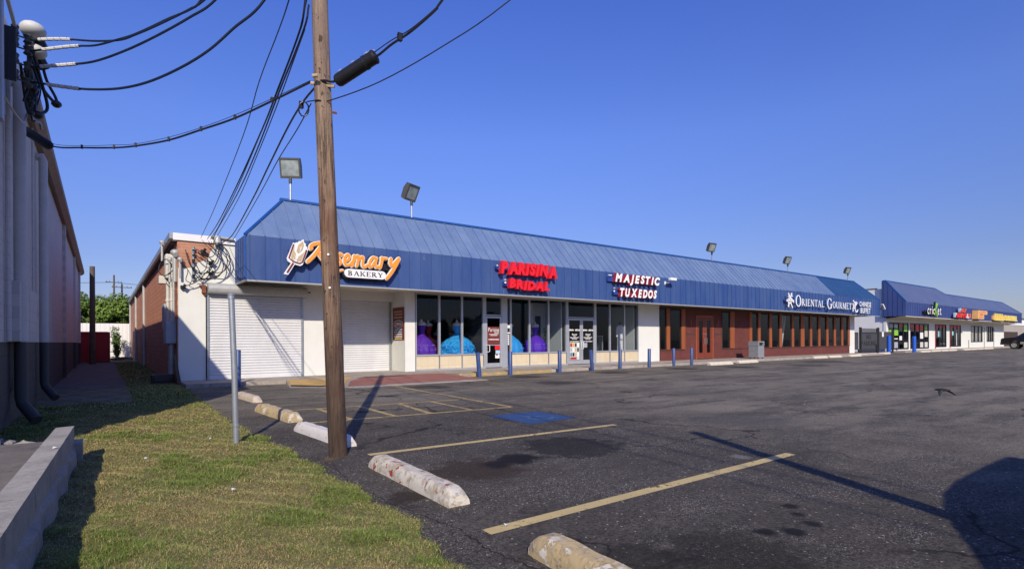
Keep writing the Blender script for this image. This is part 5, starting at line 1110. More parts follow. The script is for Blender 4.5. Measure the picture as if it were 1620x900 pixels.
# shrub
t = thing('shrub', 'young leafy shrub growing in front of the white fence', 'shrub', (.95, 55.5, 0)); rng = random.Random(3); mb = MB(); lf = MB()
for i in range(9):
    a = rng.uniform(0, 2*PI); top = Vector((.95+.5*math.cos(a)*rng.random(), 55.5+.4*math.sin(a), rng.uniform(1.4, 2.6))); mb.tube([(.95, 55.5, 0), ((.95+top.x)/2, 55.5, top.z*.5), top], [.03, .02, .008], 5)
    for k in range(6): crown(lf, (.95+(top.x-.95)*k/5, 55.5+(top.y-55.5)*k/5, top.z*(.25+.75*k/5)), .22, 26, .08, rng)
build('stems', mb, 'bark', t); build('leaves', lf, 'leaf_bush', t)
mb = MB()
for i in range(60): a = rng.uniform(0, 2*PI); mb.tube([(1.1+rng.gauss(0, .35), 53.5+rng.gauss(0, .4), .05+rng.random()*.15), (1.1+rng.gauss(0, .5), 53.5+rng.gauss(0, .5), .05+rng.random()*.25)], .02, 4)
tag(build('brush_pile', mb, 'straw', loc=(1.1, 53.5, 0)), 'low pile of dead branches in front of the shrub', 'brush pile')
def far_pole(x, y, h, lb, arms):
    t = thing('distant_utility_pole', lb, 'utility pole', (x, y, 0), 'utility poles beyond the alley'); mb = MB(); mb.tube([(x, y, 0), (x, y, h)], [.18, .12], 8); build('pole', mb, 'dark_post_wood', t)
    for z, w in arms: mb = MB(); mb.box(x-w, x+w, y-.06, y+.06, z-.06, z+.06); [mb.box(x+q*w-.04, x+q*w+.04, y-.04, y+.04, z+.06, z+.25) for q in (-.9, -.5, .5, .9)]; build('crossarm', mb, 'dark_post_wood', t)
far_pole(1.55, 110, 12.4, 'far utility pole with two narrow crossarms, left of a pair', [(11.2, 1.1), (7.8, .7)])
far_pole(2.65, 112, 11.2, 'far utility pole with a wide crossarm, right of a pair', [(10.6, 1.4), (7.9, 1.2)])
mb = MB(); mb.tube([(-14, 109, 10.9), (-6, 109.5, 10.6), (1.55, 110, 11.2), (6, 110, 10.9)], .03, 4); tag(build('distant_power_line', mb, 'rubber_black', loc=(0, 110, 11)), 'thin distant line on the far pole pair beyond the alley', 'power line')
mb = MB(); mb.box(-3.6, -1.8, 60, 61, 0, 6.2); tag(build('distant_shed', mb, 'far_wall_beige', loc=(-2.7, 60, 0)), 'brownish far building edge just beyond the warehouse corner', 'building')

# ------------------------------------------------------------------ wooden pole, closure, cables
t = thing('utility_pole', 'leaning brown wooden utility pole standing in the parking lot', 'utility pole', (2.32, 6.67, 0))
ax = lambda z: Vector((2.32-.150*z/4.56, 6.67+.075*z/4.56, z)) if z < 4.6 else Vector((2.17-.10*(z-4.6)/4.2, 6.745+.05*(z-4.6)/4.2, z))
mb = MB(); N = 28; zs_ = [-.3+(8.8+.3)*i/60 for i in range(61)]; vs = []
for i, z in enumerate(zs_):
    c = ax(z); r0 = .112-.0022*z*1.4
    for k in range(N): a = 2*PI*k/N; q = 1+.018*math.sin(3*a+z*.7)+.012*math.sin(7*a+z*1.3)+random.uniform(-.006, .006); q -= .07 if abs(((a-4.4+.1*math.sin(z*.8)) % (2*PI))) < .12 else 0; vs.append((c.x+r0*q*math.cos(a), c.y+r0*q*math.sin(a), z))
mb.add(vs, [(i*N+k, i*N+(k+1) % N, (i+1)*N+(k+1) % N, (i+1)*N+k) for i in range(60) for k in range(N)]+[tuple(range(60*N, 61*N))]); build('pole', mb, 'pole_wood', t, smooth=True)
mb = MB()
for z, dx in ((2.05, .0), (2.45, .0)): c = ax(z); mb.tube([c+Vector((-.05, -.10, 0)), c+Vector((-.056, -.112, 0))], .014, 8)
build('pole_tag', mb, 'white_plastic', t)
mb = MB(); c = ax(4.5); mb.tube([c+Vector((-.14, -.09, .08)), c+Vector((-.10, -.16, .07))], .022, 8); mb.tube([c+Vector((-.13, .03, .04)), c+Vector((.1, -.14, .0))], .02, 6); build('pole_hook', mb, 'sign_tan', t)
mb = MB(); c = ax(4.2); mb.tube([c+Vector((.08, -.09, 0)), c+Vector((.13, -.10, .0))], .015, 6); build('pole_bolt', mb, 'rust', t)
mb = MB(); mb.box(1.2, 3.0, 6.74, 6.84, 8.3, 8.42); build('crossarm', mb, 'pole_wood', t)
def cable(pts, r_, label, mat='rubber_black', group=None, name='overhead_cable', n=5):
    mb = MB(); mb.tube(catmull(pts, n), r_, 6); o = build(name, mb, mat, loc=pts[0], smooth=True); return tag(o, label, 'cable', group)
low = [(-1.15, 13.2, 5.18), (-.68, 12.36, 4.81), (-.26, 11.51, 4.63), (.16, 10.68, 4.48), (.42, 10.15, 4.41), (.79, 9.41, 4.36), (1.12, 8.75, 4.38), (1.44, 8.11, 4.41), (1.76, 7.48, 4.5), (2.06, 6.86, 4.59)]
tc = thing('lashed_cable', 'lashed low cable with clips sagging from the warehouse wall to the wooden pole', 'cable', low[0])
mb = MB(); mb.tube(catmull(low, 6), .013, 6); build('strand', mb, 'rubber_black', tc, smooth=True)
mb = MB(); mb.tube(catmull([(p[0], p[1], p[2]+(.02 if i in (0, 9) else .03+.012*(i % 2))) for i, p in enumerate(low)], 6), .004, 5); build('messenger', mb, 'rubber_black', tc)
for p in low[1:9]: mb = MB(); mb.box(p[0]-.015, p[0]+.015, p[1]-.02, p[1]+.02, p[2]-.015, p[2]+.045); build('clip', mb, 'rubber_black', tc)
mb = MB(); a_ = Vector((-1.02, 13.1, 5.12)); b_ = Vector((-.70, 12.42, 4.80)); mb.tube([a_, a_.lerp(b_, .05), a_.lerp(b_, .95), b_], [.05, .075, .075, .05], 12)
a_ = Vector((-1.12, 13.35, 5.30)); b_ = Vector((-.72, 12.45, 4.83)); mb = MB(); mb.tube([a_, a_.lerp(b_, .06), a_.lerp(b_, .94), b_], [.05, .08, .08, .05], 12)
tag(build('splice_closure', mb, 'closure_black', loc=a_, smooth=True), 'black splice closure at the warehouse end of the low cable', 'splice closure')
racks = [[(-.86, 10.95, 5.97), (-.48, 10.64, 5.97), (-.07, 10.02, 5.8), (.22, 9.59, 5.72), (.39, 9.32, 5.73), (.63, 8.96, 5.78), (.96, 8.47, 5.88), (1.07, 8.3, 5.96), (1.45, 7.75, 6.6), (1.9, 7.0, 7.8)],
 [(-.86, 10.95, 5.80), (-.36, 10.46, 5.82), (-.07, 10.03, 5.74), (.18, 9.64, 5.73), (.39, 9.32, 5.74), (.7, 8.86, 5.82), (1.11, 8.24, 5.95), (1.5, 7.65, 6.5), (1.95, 6.95, 7.5)],
 [(-.86, 10.95, 5.56), (-.4, 10.52, 5.56), (-.07, 10.03, 5.51), (.29, 9.48, 5.55), (.63, 8.96, 5.64), (.96, 8.47, 5.77), (1.21, 8.1, 5.91), (1.6, 7.5, 6.4), (1.98, 6.93, 7.2)],
 [(-.86, 10.95, 5.34), (-.39, 10.51, 5.22), (-.11, 10.09, 5.11), (.22, 9.59, 5.03), (.53, 9.12, 5.03), (.86, 8.62, 5.12), (1.14, 8.19, 5.26), (1.38, 7.83, 5.47), (1.66, 7.41, 5.73), (2.0, 6.9, 6.5)]]
for pts, lb, r_ in zip(racks, ['topmost service cable from the warehouse rack, first to cross the one below', 'second service cable from the top of the warehouse rack', 'third service cable down from the warehouse rack', 'lowest and thickest-sagging service cable from the warehouse rack'], (.014, .014, .016, .017)):
    t = thing('service_drop', lb, 'cable', pts[0], 'service cables from the warehouse rack'); mb = MB(); mb.tube(catmull(pts, 7), r_, 6); build('strand', mb, 'cable_blue_black', t, smooth=True)
    c = catmull(pts, 7); L0 = c[3:11] if r_ > .0165 else c[2:10]; mb = MB(); mb.tube(L0, r_+.010, 7); k = build('white_wrap', mb, 'twine_white', t)
    sp = MB(); pp = []
    for i in range(len(L0)-1):
        for q in range(8):
            tt = q/8; p = L0[i].lerp(L0[i+1], tt); an = (i*8+q)*.55; pp.append(p+Vector((.3*math.cos(an), .5*math.cos(an), math.sin(an))).normalized()*(r_+.0105))
    sp.tube(pp, .003, 4); build('lashing_wire', sp, 'rubber_black', k)
B = 'cables from the pole to the strip corner'
cable([(2.65, 20.84, 4.89), (2.62, 17.78, 5.3), (2.35, 12.38, 5.67), (2.22, 10.33, 5.96), (2.11, 8.56, 6.01), (2.05, 7.74, 6.05), (2.1, 6.9, 6.6)], .009, 'thin cable left of the bundle that drops to the strip corner', group=B)
cable([(2.84, 20.84, 4.87), (2.7, 17.8, 4.86), (2.44, 13.79, 4.89), (2.2, 10.02, 5.03), (2.11, 8.59, 5.17), (2.03, 7.29, 5.32), (1.99, 6.85, 5.46), (2.05, 6.8, 6.3)], .013, 'thick cable, left one in the tight bundle to the strip corner', group=B)
cable([(2.92, 20.84, 4.86), (2.73, 17.9, 4.78), (2.44, 13.6, 4.84), (2.22, 10.35, 5.0), (2.12, 8.7, 5.15), (2.04, 7.3, 5.35), (2.02, 6.85, 5.6)], .010, 'middle cable in the tight bundle to the strip corner', group=B)
cable([(3.03, 20.84, 4.85), (2.77, 18.83, 4.70), (2.42, 13.46, 4.69), (2.25, 10.72, 4.85), (2.11, 8.59, 5.08), (2.0, 6.93, 5.23), (2.03, 6.80, 5.5)], .012, 'right cable in the tight bundle to the strip corner', group=B)
cable([(2.98, 20.84, 4.70), (2.80, 18.9, 4.58), (2.45, 13.5, 4.60), (2.27, 10.8, 4.78), (2.14, 8.7, 5.02), (2.04, 7.0, 5.3)], .008, 'thinnest cable hanging just below the tight bundle', group=B)
cable([(3.3, 20.84, 4.77), (2.96, 18.6, 4.44), (2.75, 15.87, 4.22), (2.48, 12.16, 4.33), (2.35, 10.22, 4.49), (2.23, 8.53, 4.60), (2.16, 7.54, 4.60), (2.13, 6.87, 4.56)], .014, 'thick cable from the pole tie point down to the strip corner', group=B)
cable([(3.45, 20.84, 4.79), (2.92, 17.14, 4.22), (2.71, 15.3, 4.08), (2.42, 11.32, 4.21), (2.28, 9.31, 4.33), (2.18, 7.87, 4.35), (2.09, 6.93, 4.36)], .008, 'thin lowest cable from the pole loop down to the strip corner', group=B)
cable([(2.09, 6.72, 4.56), (2.17, 6.62, 4.55), (2.27, 6.56, 4.55), (2.44, 6.34, 4.68), (2.61, 6.13, 4.77), (2.73, 5.96, 4.88), (2.88, 5.76, 4.99), (3.07, 5.51, 5.19), (3.12, 5.44, 5.29), (3.6, 4.8, 6.1), (4.4, 3.7, 7.4)], .014, 'thick cable rising right from the black splice closure on the pole')
cable([(2.60, 6.15, 4.83), (2.73, 5.97, 4.93), (2.88, 5.77, 5.02), (3.07, 5.52, 5.21), (3.13, 5.45, 5.32), (3.6, 4.82, 6.13)], .006, 'thin messenger wire just above the thick cable right of the closure')
cable([(2.02, 6.86, 4.34), (2.10, 6.66, 4.31), (2.21, 6.63, 4.32), (2.63, 6.09, 4.46), (3.11, 5.45, 4.75), (3.6, 4.8, 5.14), (4.6, 3.5, 6.2), (7, .3, 8.8)], .007, 'thin wire rising to the upper right across the sky from the pole')
mb = MB(); mb.tube([(1.98+.06*math.cos(a/10*2*PI), 6.86-.03*math.sin(a/10*2*PI), 4.24+.08*math.sin(a/10*2*PI)) for a in range(11)], .009, 6); tag(build('cable_coil', mb, 'rubber_black', loc=(1.98, 6.86, 4.24)), 'small coil of wire hanging on the left side of the wooden pole', 'cable')
t = thing('pole_splice_closure', 'big black splice closure hanging beside the wooden pole', 'splice closure', (2.4, 6.4, 4.6))
a_ = Vector((2.275, 6.55, 4.535)); b_ = Vector((2.60, 6.13, 4.77)); d_ = (b_-a_); mb = MB(); mb.tube([a_, a_+d_*.03, a_+d_*.08, a_+d_*.92, a_+d_*.97, b_], [.05, .07, .078, .078, .085, .08], 16); build('case', mb, 'closure_black', t, smooth=True)
mb = MB(); mb.tube([a_+d_*.72, a_+d_*.78], .084, 16); mb.tube([b_, b_+d_*.02], .055, 12); build('collar', mb, 'rubber_black', t)
mb = MB(); rr = random.Random(9)
for q in (.12, .45, .78, .92):
    for k in range(5): c = a_+d_*(q+rr.uniform(-.04, .04))+Vector((0, 0, .085)); mb.tube([c, c+Vector((rr.uniform(-.02, .02), rr.uniform(-.02, .02), rr.uniform(.0, .03))), c+Vector((rr.uniform(-.03, .03), rr.uniform(-.03, .03), .005))], .003, 4)
build('tie_wire', mb, 'twine_white', t)
for p, lb in (((2.79, 5.87, 4.93), 'cable clip on the thick cable right of the splice closure'), ((2.163, 7.6, 4.58), 'cable clip on the thick cable just left of the pole')):
    mb = MB(); mb.box(p[0]-.025, p[0]+.025, p[1]-.025, p[1]+.025, p[2]-.03, p[2]+.05); mb.tube([(p[0]-.03, p[1], p[2]+.05), (p[0]+.03, p[1]-.02, p[2]+.04)], .015, 6); tag(build('cable_clip', mb, 'rubber_black', loc=p), lb, 'cable clip')
for k, dx in enumerate((-.7, 0, .75)):
    cable([(2.1+dx, 6.78, 8.5), (1.2+dx*.9, 1.0, 8.0), (.2+dx*.8, -6, 7.8), (-.8+dx*.8, -13, 8.1), (-1.8+dx*.8, -20, 8.7)], .018, ['line on the left end of the pole crossarm, out over the lot', 'line on the middle of the pole crossarm, out over the lot', 'line on the right end of the pole crossarm, out over the lot'][k], group='lines along the street', name='power_line')

# ------------------------------------------------------------------ steel post
t = thing('steel_post', 'bare galvanised steel post standing at the edge of the lawn', 'post', (1.43, 8.09, 0))
mb = MB(); mb.tube([(1.43, 8.09, 0), (1.415, 8.10, 1.0), (1.385, 8.12, 2.02)], .038, 12); build('pipe', mb, 'galvanised', t, smooth=True)
mb = MB(); mb.sphere((1.384, 8.12, 2.03), .05, .05, .03, 12); mb.tube([(1.384, 8.12, 1.98), (1.384, 8.12, 2.02)], .046, 12); build('cap', mb, 'galvanised', t, smooth=True)
mb = MB(); mb.tube([(1.429, 8.09, .27), (1.429, 8.09, .30)], .043, 12); build('collar', mb, 'galvanised', t, smooth=True)

# ------------------------------------------------------------------ bollards
def bollard(x, y, h, r_, label, lean=(0, 0), mat='bollard_blue', g_='blue pipe bollards along the walkway'):
    mb = MB(); tx = x+lean[0]; ty = y+lean[1]
    mb.tube([(x, y, -.05), (x+lean[0]*.97, y+lean[1]*.97, h*.985), (tx, ty, h)], [r_, r_, r_*.86], 16)
    return tag(build('bollard', mb, mat, loc=(x, y, 0), smooth=True), label, 'bollard', g_)
for x, y, lb, ln in [(3.37, 18.7, 'blue bollard half in shade in front of the closed shutter, beside the steel post', (0, 0)), (11.73, 17.75, 'blue bollard in front of the blue ruffled gown, left of the bridal shop door', (-.09, 0)),
   (13.33, 17.9, 'blue bollard just right of the bridal shop door', (.0, 0)), (16.01, 17.88, 'blue bollard left of the tuxedo shop double door', (.0, 0)), (18.15, 18.0, 'leaning blue bollard in front of the tuxedo shop double door', (-.12, 0)),
   (20.24, 18.2, 'blue bollard in front of the white suit', (.02, 0)), (22.5, 18.25, 'blue bollard in front of the blank white pier', (.02, 0)), (24.6, 18.3, 'blue bollard at the first orange-framed window', (0, 0)), (26.2, 18.3, 'blue bollard left of the red restaurant doors', (0, 0))]:
    bollard(x, y, .95 if x > 5 else 1.15, .085, lb, ln)
bollard(60.0, 20.1, 1.68, .17, 'tall bright blue bollard beside the dark gate', (0, 0), 'bollard_bright', 'tall blue bollards at the far shop')
bollard(66.9, 20.15, 1.65, .17, 'tall bright blue bollard between the far shop windows', (0, 0), 'bollard_bright', 'tall blue bollards at the far shop')

# ------------------------------------------------------------------ wheel stops
def wheel_stop(a, b, mat, label, w=.20, h=.145, seed=0, group='wheel stops beside the lawn', amp=.0022):
    a = Vector((a[0], a[1], 0)); b = Vector((b[0], b[1], 0)); L = (b-a).length; d = (b-a)/L; n = Vector((-d.y, d.x, 0)); rng = random.Random(seed)
    prof = [(-.52, 0), (-.5, .42), (-.40, .78), (-.27, .98), (.27, 1.0), (.40, .78), (.5, .42), (.52, 0)]
    N_ = max(8, int(L/.06)); mb = MB(); vs = []; ph = [rng.random()*6 for _ in range(8)]
    for i in range(N_+1):
        t_ = i/N_; e = min(t_, 1-t_)*L; q = min(1, .62+e/.08*.38) 
        for k, (u, z) in enumerate(prof): vs.append(n*(u*w*(.9+.1*q)+amp*math.sin(t_*23+ph[k]))+d*(t_*L-L/2)+Vector((0, 0, max(0, z*h*q+(amp*math.sin(t_*31+ph[k]*2)+rng.uniform(-.5, .5)*amp if z > 0 else 0)))))
    K = len(prof); mb.add(vs, [(i*K+k, i*K+(k+1) % K, (i+1)*K+(k+1) % K, (i+1)*K+k) for i in range(N_) for k in range(K)]+[tuple(range(K))[::-1], tuple(range(N_*K, N_*K+K))])
    o = build('wheel_stop', mb, mat, loc=(0, 0, 0), smooth=True); o.location = (a+b)/2; return tag(o, label, 'wheel stop', group)
wheel_stop((2.78, 15.35), (2.86, 13.6), 'stop_pink', 'pinkish wheel stop farthest along the lawn edge, near the bakery ramp', seed=1)
wheel_stop((2.57, 11.95), (2.68, 9.85), 'stop_ochre', 'ochre chipped wheel stop crossed by the steel post shadow', seed=2, w=.24, h=.16, amp=.005)
wheel_stop((2.50, 8.95), (2.62, 7.1), 'stop_white', 'clean white wheel stop just behind the wooden pole', seed=3)
wheel_stop((2.47, 5.84), (2.42, 3.98), 'stop_cream', 'cream wheel stop with flaking red and white paint in the foreground', seed=4, w=.205)
wheel_stop((2.335, 2.80), (2.17, .95), 'stop_ochre', 'nearest wheel stop, yellowed paint, cut by the bottom of the photo', seed=5, w=.21)
fs_ = [(26.4, 28.6, 17.35, 'far wheel stop in front of the red double doors, leftmost of the pale row'), (29.9, 32.0, 17.75, 'far wheel stop in front of the red tiled panel'), (40.8, 42.9, 18.4, 'far wheel stop right of the litter bin'), (43.4, 45.4, 18.45, 'far wheel stop near the middle of the orange-framed windows'), (47.1, 49.2, 18.5, 'far wheel stop third right of the litter bin'), (49.6, 51.4, 18.9, 'far wheel stop in front of the last orange posts'),
  (52.3, 54.5, 19.2, 'far wheel stop in front of the last white pier'), (55.6, 58.0, 19.4, 'far wheel stop in front of the dark gate'), (66.6, 69.2, 19.5, 'far wheel stop right of the second tall blue bollard'), (70.0, 72.8, 19.6, 'far wheel stop at the second dark window of the far shops'), (73.2, 75.5, 19.6, 'far wheel stop left of the narrow red-framed door'), (75.8, 78.4, 19.6, 'far wheel stop at the narrow red-framed door'), (81.3, 83.9, 19.6, 'far wheel stop between the two narrow doors'), (84.2, 86.6, 19.6, 'far wheel stop right of the narrow doors'), (86.9, 89.2, 19.6, 'far wheel stop at the blank white wall'), (89.7, 94.0, 19.6, 'longest far wheel stop, rightmost of the row')]
for i, (x0, x1, y, lb) in enumerate(fs_): wheel_stop((x0, y), (x1, y), 'stop_far', lb, seed=20+i, w=.24, h=.17, group='pale wheel stops along the shop walkway', amp=.003)

# ------------------------------------------------------------------ litter bin
t = thing('litter_bin', 'grey square litter bin standing on the walkway by the restaurant', 'litter bin', (34.4, 19.4, .13)); bx, by = 34.95, 19.4
mb = MB()
for sx in (-1, 1):
    for sy in (-1, 1): mb.box(bx+sx*.27-.03, bx+sx*.27+.03, by+sy*.27-.03, by+sy*.27+.03, .13, .22)
build('foot', mb, 'rubber_black', t)
mb = MB(); mb.box(bx-.36, bx+.36, by-.36, by+.36, .20, .96); build('body', mb, 'bin_grey', t, bevel=.03)
mb = MB(); mb.box(bx-.37, bx-.27, by-.37, by+.37, .96, 1.18); mb.box(bx+.27, bx+.37, by-.37, by+.37, .96, 1.18); mb.box(bx-.27, bx+.27, by+.27, by+.37, .96, 1.18); mb.box(bx-.27, bx+.27, by-.37, by-.30, .96, 1.0); mb.box(bx-.37, bx+.37, by-.37, by+.37, 1.18, 1.28); build('hood', mb, 'bin_grey', t, bevel=.025)
mb = MB(); mb.box(bx-.26, bx+.26, by-.25, by+.26, .97, 1.17); build('opening', mb, 'rubber_black', t)

# ------------------------------------------------------------------ gate
t = thing('sliding_gate', 'dark screened steel gate with white-tipped pickets between the two shop buildings', 'gate', (60, 21.4, 0))
mb = MB(); mb.box(56.9, 60.9, 21.4, 21.44, .45, 1.95); build('screen', mb, 'gate_panel', t)
mb = MB(); mb.box(56.6, 61.4, 21.35, 21.5, .18, .45); mb.box(56.9, 57.02, 21.3, 21.5, .1, 2.5); mb.box(61.0, 61.2, 21.3, 21.5, .1, 2.5); mb.box(56.9, 61.0, 21.36, 21.48, 1.95, 2.03); mb.box(54.7, 54.85, 21.3, 21.45, 0, 2.3); mb.box(64.7, 64.85, 21.3, 21.45, 0, 2.3); build('gate_frame', mb, 'gate_dark', t)
mb = MB(); x = 57.15
while x < 60.9: mb.box(x, x+.05, 21.4, 21.44, 2.03, 2.4); x += .22
build('pickets', mb, 'gate_dark', t)
mb = MB(); mb.box(54.9, 56.5, 21.4, 21.44, .4, 2.0); mb.box(61.3, 64.6, 21.4, 21.44, .4, 2.1); build('side_screen', mb, 'gate_panel', t)
for c in text_chars('NO', 58.3, 59.4, 1.38, 1.8, 21.385, 21.399, .02, 0, .12)+text_chars('PARKING', 57.2, 60.6, .75, 1.2, 21.385, 21.399, .02, 0, .12): build('letter', c, 'gate_letter', t)
mb = MB(); mb.box(62.1, 62.5, 21.38, 21.4, 1.6, 2.1); build('notice', mb, 'sign_white', t)

# ------------------------------------------------------------------ far shops
T3 = thing('far_shops', 'second white shop building with dark blue metal roof beyond the gate', 'building', (65, 22, 0)); W2 = 22.0
def wallseg(x0, x1, z0=.05, z1=3.6): mb = MB(); mb.box(x0, x1, W2, W2+.25, z0, z1); build('wall', mb, 'white_stucco', T3)
ops = [(65.6, 71.25, .25, 3.12), (71.8, 77.8, .25, 3.12), (80.2, 84.2, .35, 3.12), (85.7, 90.1, .35, 3.12), (94.6, 100.1, .88, 3.12), (102.3, 105.7, .9, 3.12)]
px = 64.95
for a, b, z0, z1 in ops: wallseg(px, a); mb = MB(); mb.box(a, b, W2, W2+.25, z1, 3.6); mb.box(a, b, W2, W2+.25, .05, z0) ; build('wall', mb, 'white_stucco', T3); px = b
wallseg(px, 111.9)
mb = MB(); mb.box(65.0, 65.25, W2+.25, 60, 0, 6.6); mb.box(65.25, 111.6, 59.7, 60, 0, 5.5); mb.box(111.6, 111.9, W2+.25, 60, 0, 5.5); build('side_wall', mb, 'white_side', T3)
mb = MB(); mb.box(65.25, 111.6, 22.6, 59.7, 5.3, 5.4); mb.box(64.95, 65.3, W2+.9, 60, 6.6, 6.7); build('roof_deck', mb, 'concrete_dark', T3)
F2 = 20.15
mb = MB(); mb.box(64.67, 113.2, F2, F2+.06, 3.68, 5.12)
x = 64.9
while x < 113: mb.box(x-.015, x+.015, F2-.04, F2-.0005, 3.7, 5.1); x += .5
mb.box(113.14, 113.2, F2+.06, 23, 3.68, 5.12); build('fascia', mb, 'blue_fascia_far', T3)
mb = MB(); mb.prism([(F2, 3.68), (F2, 5.15), (21.95, 7.42), (22.25, 7.42), (22.25, 3.68)], 64.60, 64.67, 'X')
for k in range(5): y = F2+.25+k*.42; mb.box(64.57, 64.599, y-.02, y+.02, 3.7, 5.15+(y-F2)/1.8*2.27-.1)
build('gable_panel', mb, 'blue_fascia_far', T3)
mb = MB(); zr = 7.35; zl = 6.75
mb.add([(64.67, F2-.01, 5.12), (80, F2-.01, 5.12), (80, 21.95, zr), (64.67, 21.95, zr)], [(0, 1, 2, 3)]); mb.add([(80, F2-.01, 5.12), (82.5, F2-.01, 5.12), (82.5, 21.6, zl), (80, 21.95, zr)], [(0, 1, 2, 3)])
mb.add([(82.5, F2-.01, 5.12), (113.2, F2-.01, 5.12), (109, 21.6, zl), (82.5, 21.6, zl)], [(0, 1, 2, 3)]); mb.add([(113.2, F2, 5.12), (113.2, 24, 5.12), (109, 21.6, zl)], [(0, 1, 2)])
mb.box(64.67, 80, 21.96, 22.3, 5.0, zr-.01); mb.box(82.5, 109, 21.61, 22.3, 5.0, zl-.01); build('mansard_roof', mb, 'blue_slope_far', T3)
mb = MB(); mb.tube([(64.67, 22.0, 7.4), (80, 22.0, 7.4), (82.5, 21.65, 6.8), (109, 21.65, 6.8), (113.2, F2, 5.15)], .06, 5); mb.tube([(64.64, F2-.02, 5.15), (64.64, 21.97, 7.44)], .07, 5); build('ridge_trim', mb, 'blue_trim', T3)
mb = MB(); mb.add([(64.68, F2+.07, 3.72), (113.1, F2+.07, 3.72), (113.1, W2-.002, 3.45), (64.68, W2-.002, 3.45)], [(0, 1, 2, 3)]); build('soffit', mb, 'cream_soffit', T3)
mb = MB(); mb.box(64.58, 113.25, F2-.05, F2+.04, 3.62, 3.677); build('drip_edge', mb, 'cream_soffit', T3)
def fwin(x0, x1, z0, z1, nm, mat, midz=None, drapes=None):
    mb = MB(); f = .09; n = nm; 
    for i in range(n+1): x = x0+(x1-x0-f)*i/n; mb.box(x, x+f, W2-.03, W2+.1, z0, z1)
    mb.box(x0, x1, W2-.028, W2+.1, z0, z0+f); mb.box(x0, x1, W2-.028, W2+.1, z1-f, z1)
    if midz: mb.box(x0, x1, W2-.026, W2+.1, midz, midz+f)
    w = build('window', mb, 'rubber_black' if mat is None else mat, T3); gp = MB(); gp.box(x0, x1, W2+.03, W2+.038, z0+.02, z1-.02); build('pane', gp, 'window_glass', w); return w
ws = [fwin(a, b, z0, z1, 4 if i < 2 else 3, None, 1.15 if i < 2 else None) for i, (a, b, z0, z1) in enumerate(ops)]
mb = MB(); mb.box(65.3, 92, 25.5, 25.6, .1, 3.5); mb.box(65.3, 92, W2+.25, 25.5, 3.5, 3.55); build('interior_wall', mb, 'interior_dark', T3)
rng = random.Random(4)
def stk(w, x0, x1, z0, z1, mat): mb = MB(); mb.box(x0, x1, W2+.012, W2+.028, z0, z1); build('window_sticker', mb, mat, w)
for a, b, z0, z1, mt in [(65.8, 66.9, 1.75, 2.35, 'sign_green'), (67.1, 68.3, 1.75, 2.4, 'sign_green'), (70.0, 71.0, 2.2, 2.85, 'sign_green'), (68.6, 69.6, 2.75, 3.0, 'sign_red'), (65.8, 66.9, 2.55, 2.95, 'box_grey'), (67.1, 68.2, 2.55, 2.9, 'box_pale'), (68.7, 69.4, 1.2, 1.7, 'sign_white'), (70.0, 71.0, .4, 1.0, 'box_pale'), (67.1, 68.2, .4, 1.05, 'box_grey'), (65.8, 66.9, 1.35, 1.45, 'sign_white'), (67.1, 68.2, 1.35, 1.45, 'sign_white')]: stk(ws[0], a, b, z0, z1, mt)
for a, b, z0, z1, mt in [(73.6, 74.7, 2.3, 3.0, 'sign_red'), (72.0, 72.8, 2.6, 3.0, 'sign_red'), (75.0, 76.0, 2.4, 2.9, 'sign_orange_red'), (75.0, 76.0, 1.4, 2.1, 'sign_white'), (76.5, 77.5, 1.6, 2.3, 'box_pale'), (76.5, 77.4, 2.35, 2.7, 'sign_green'), (75.0, 76.0, .4, 1.0, 'box_pale'), (76.5, 77.5, .4, 1.0, 'box_pale')]: stk(ws[1], a, b, z0, z1, mt)
for a, b, z0, z1, mt in [(80.4, 83.8, 2.75, 3.0, 'sign_red'), (81.2, 81.9, 1.6, 2.3, 'sign_cyan')]: stk(ws[2], a, b, z0, z1, mt)
for a, b, z0, z1, mt in [(86, 89.8, 2.75, 3.0, 'sign_red'), (86.6, 87.3, 1.8, 2.3, 'sign_cyan'), (88.3, 88.8, .5, 2.6, 'box_pale')]: stk(ws[3], a, b, z0, z1, mt)
mb = MB(); mb.box(94.6, 105.6, W2+.15, W2+.2, .9, 3.1); build('window_drape', mb, 'cream_soffit', T3)
mb = MB(); mb.box(80.0, 80.15, W2-.06, W2-.031, .2, 3.15); mb.box(85.5, 85.65, W2-.06, W2-.031, .2, 3.15); build('door_trim', mb, 'sign_dark_red', T3)
mb = MB()
for x in (93.4, 100.9, 105.9): mb.tube([(x, W2-.06, .1), (x, W2-.06, 2.9 if x > 95 else 1.2)], .05, 6)
build('wall_pipe', mb, 'conduit_grey', T3)
Y2 = 19.75
t = thing('phone_shop_sign', 'white lower-case phone shop letters with a green k on the far blue fascia', 'sign', (71.5, 20, 4))
def word(txt, x0, x1, z0, z1, mat, t, **k):
    for c in text_chars(txt, x0, x1, z0, z1, Y2, Y2+.10, **k): build('letter', face_front(c), ['sign_black', mat], t)
word('cric', 69.55, 71.85, 3.98, 4.85, 'sign_white', t, offset=.01, gap=.16); word('et', 72.75, 73.95, 3.98, 4.80, 'sign_white', t, offset=.01, gap=.16)
mb = MB(); stroke(mb, [(71.8, 3.95), (72.1, 5.3)], .16, Y2, Y2+.15, smooth=False); build('k_stem', mb, 'sign_black', t)
mb = MB(); stroke(mb, [(72.02, 4.45), (72.75, 5.15)], .2, Y2-.01, Y2+.14, smooth=False); stroke(mb, [(72.05, 4.6), (72.6, 3.85)], .2, Y2-.012, Y2+.14, smooth=False); stroke(mb, [(71.9, 3.98), (72.35, 5.2)], .12, Y2-.015, Y2+.14, smooth=False); build('k_leg', mb, 'sign_green', t)
mb = MB(); mb.box(69.2, 73.9, Y2+.15, F2-.05, 4.02, 4.3); build('backing', mb, 'sign_black', t)
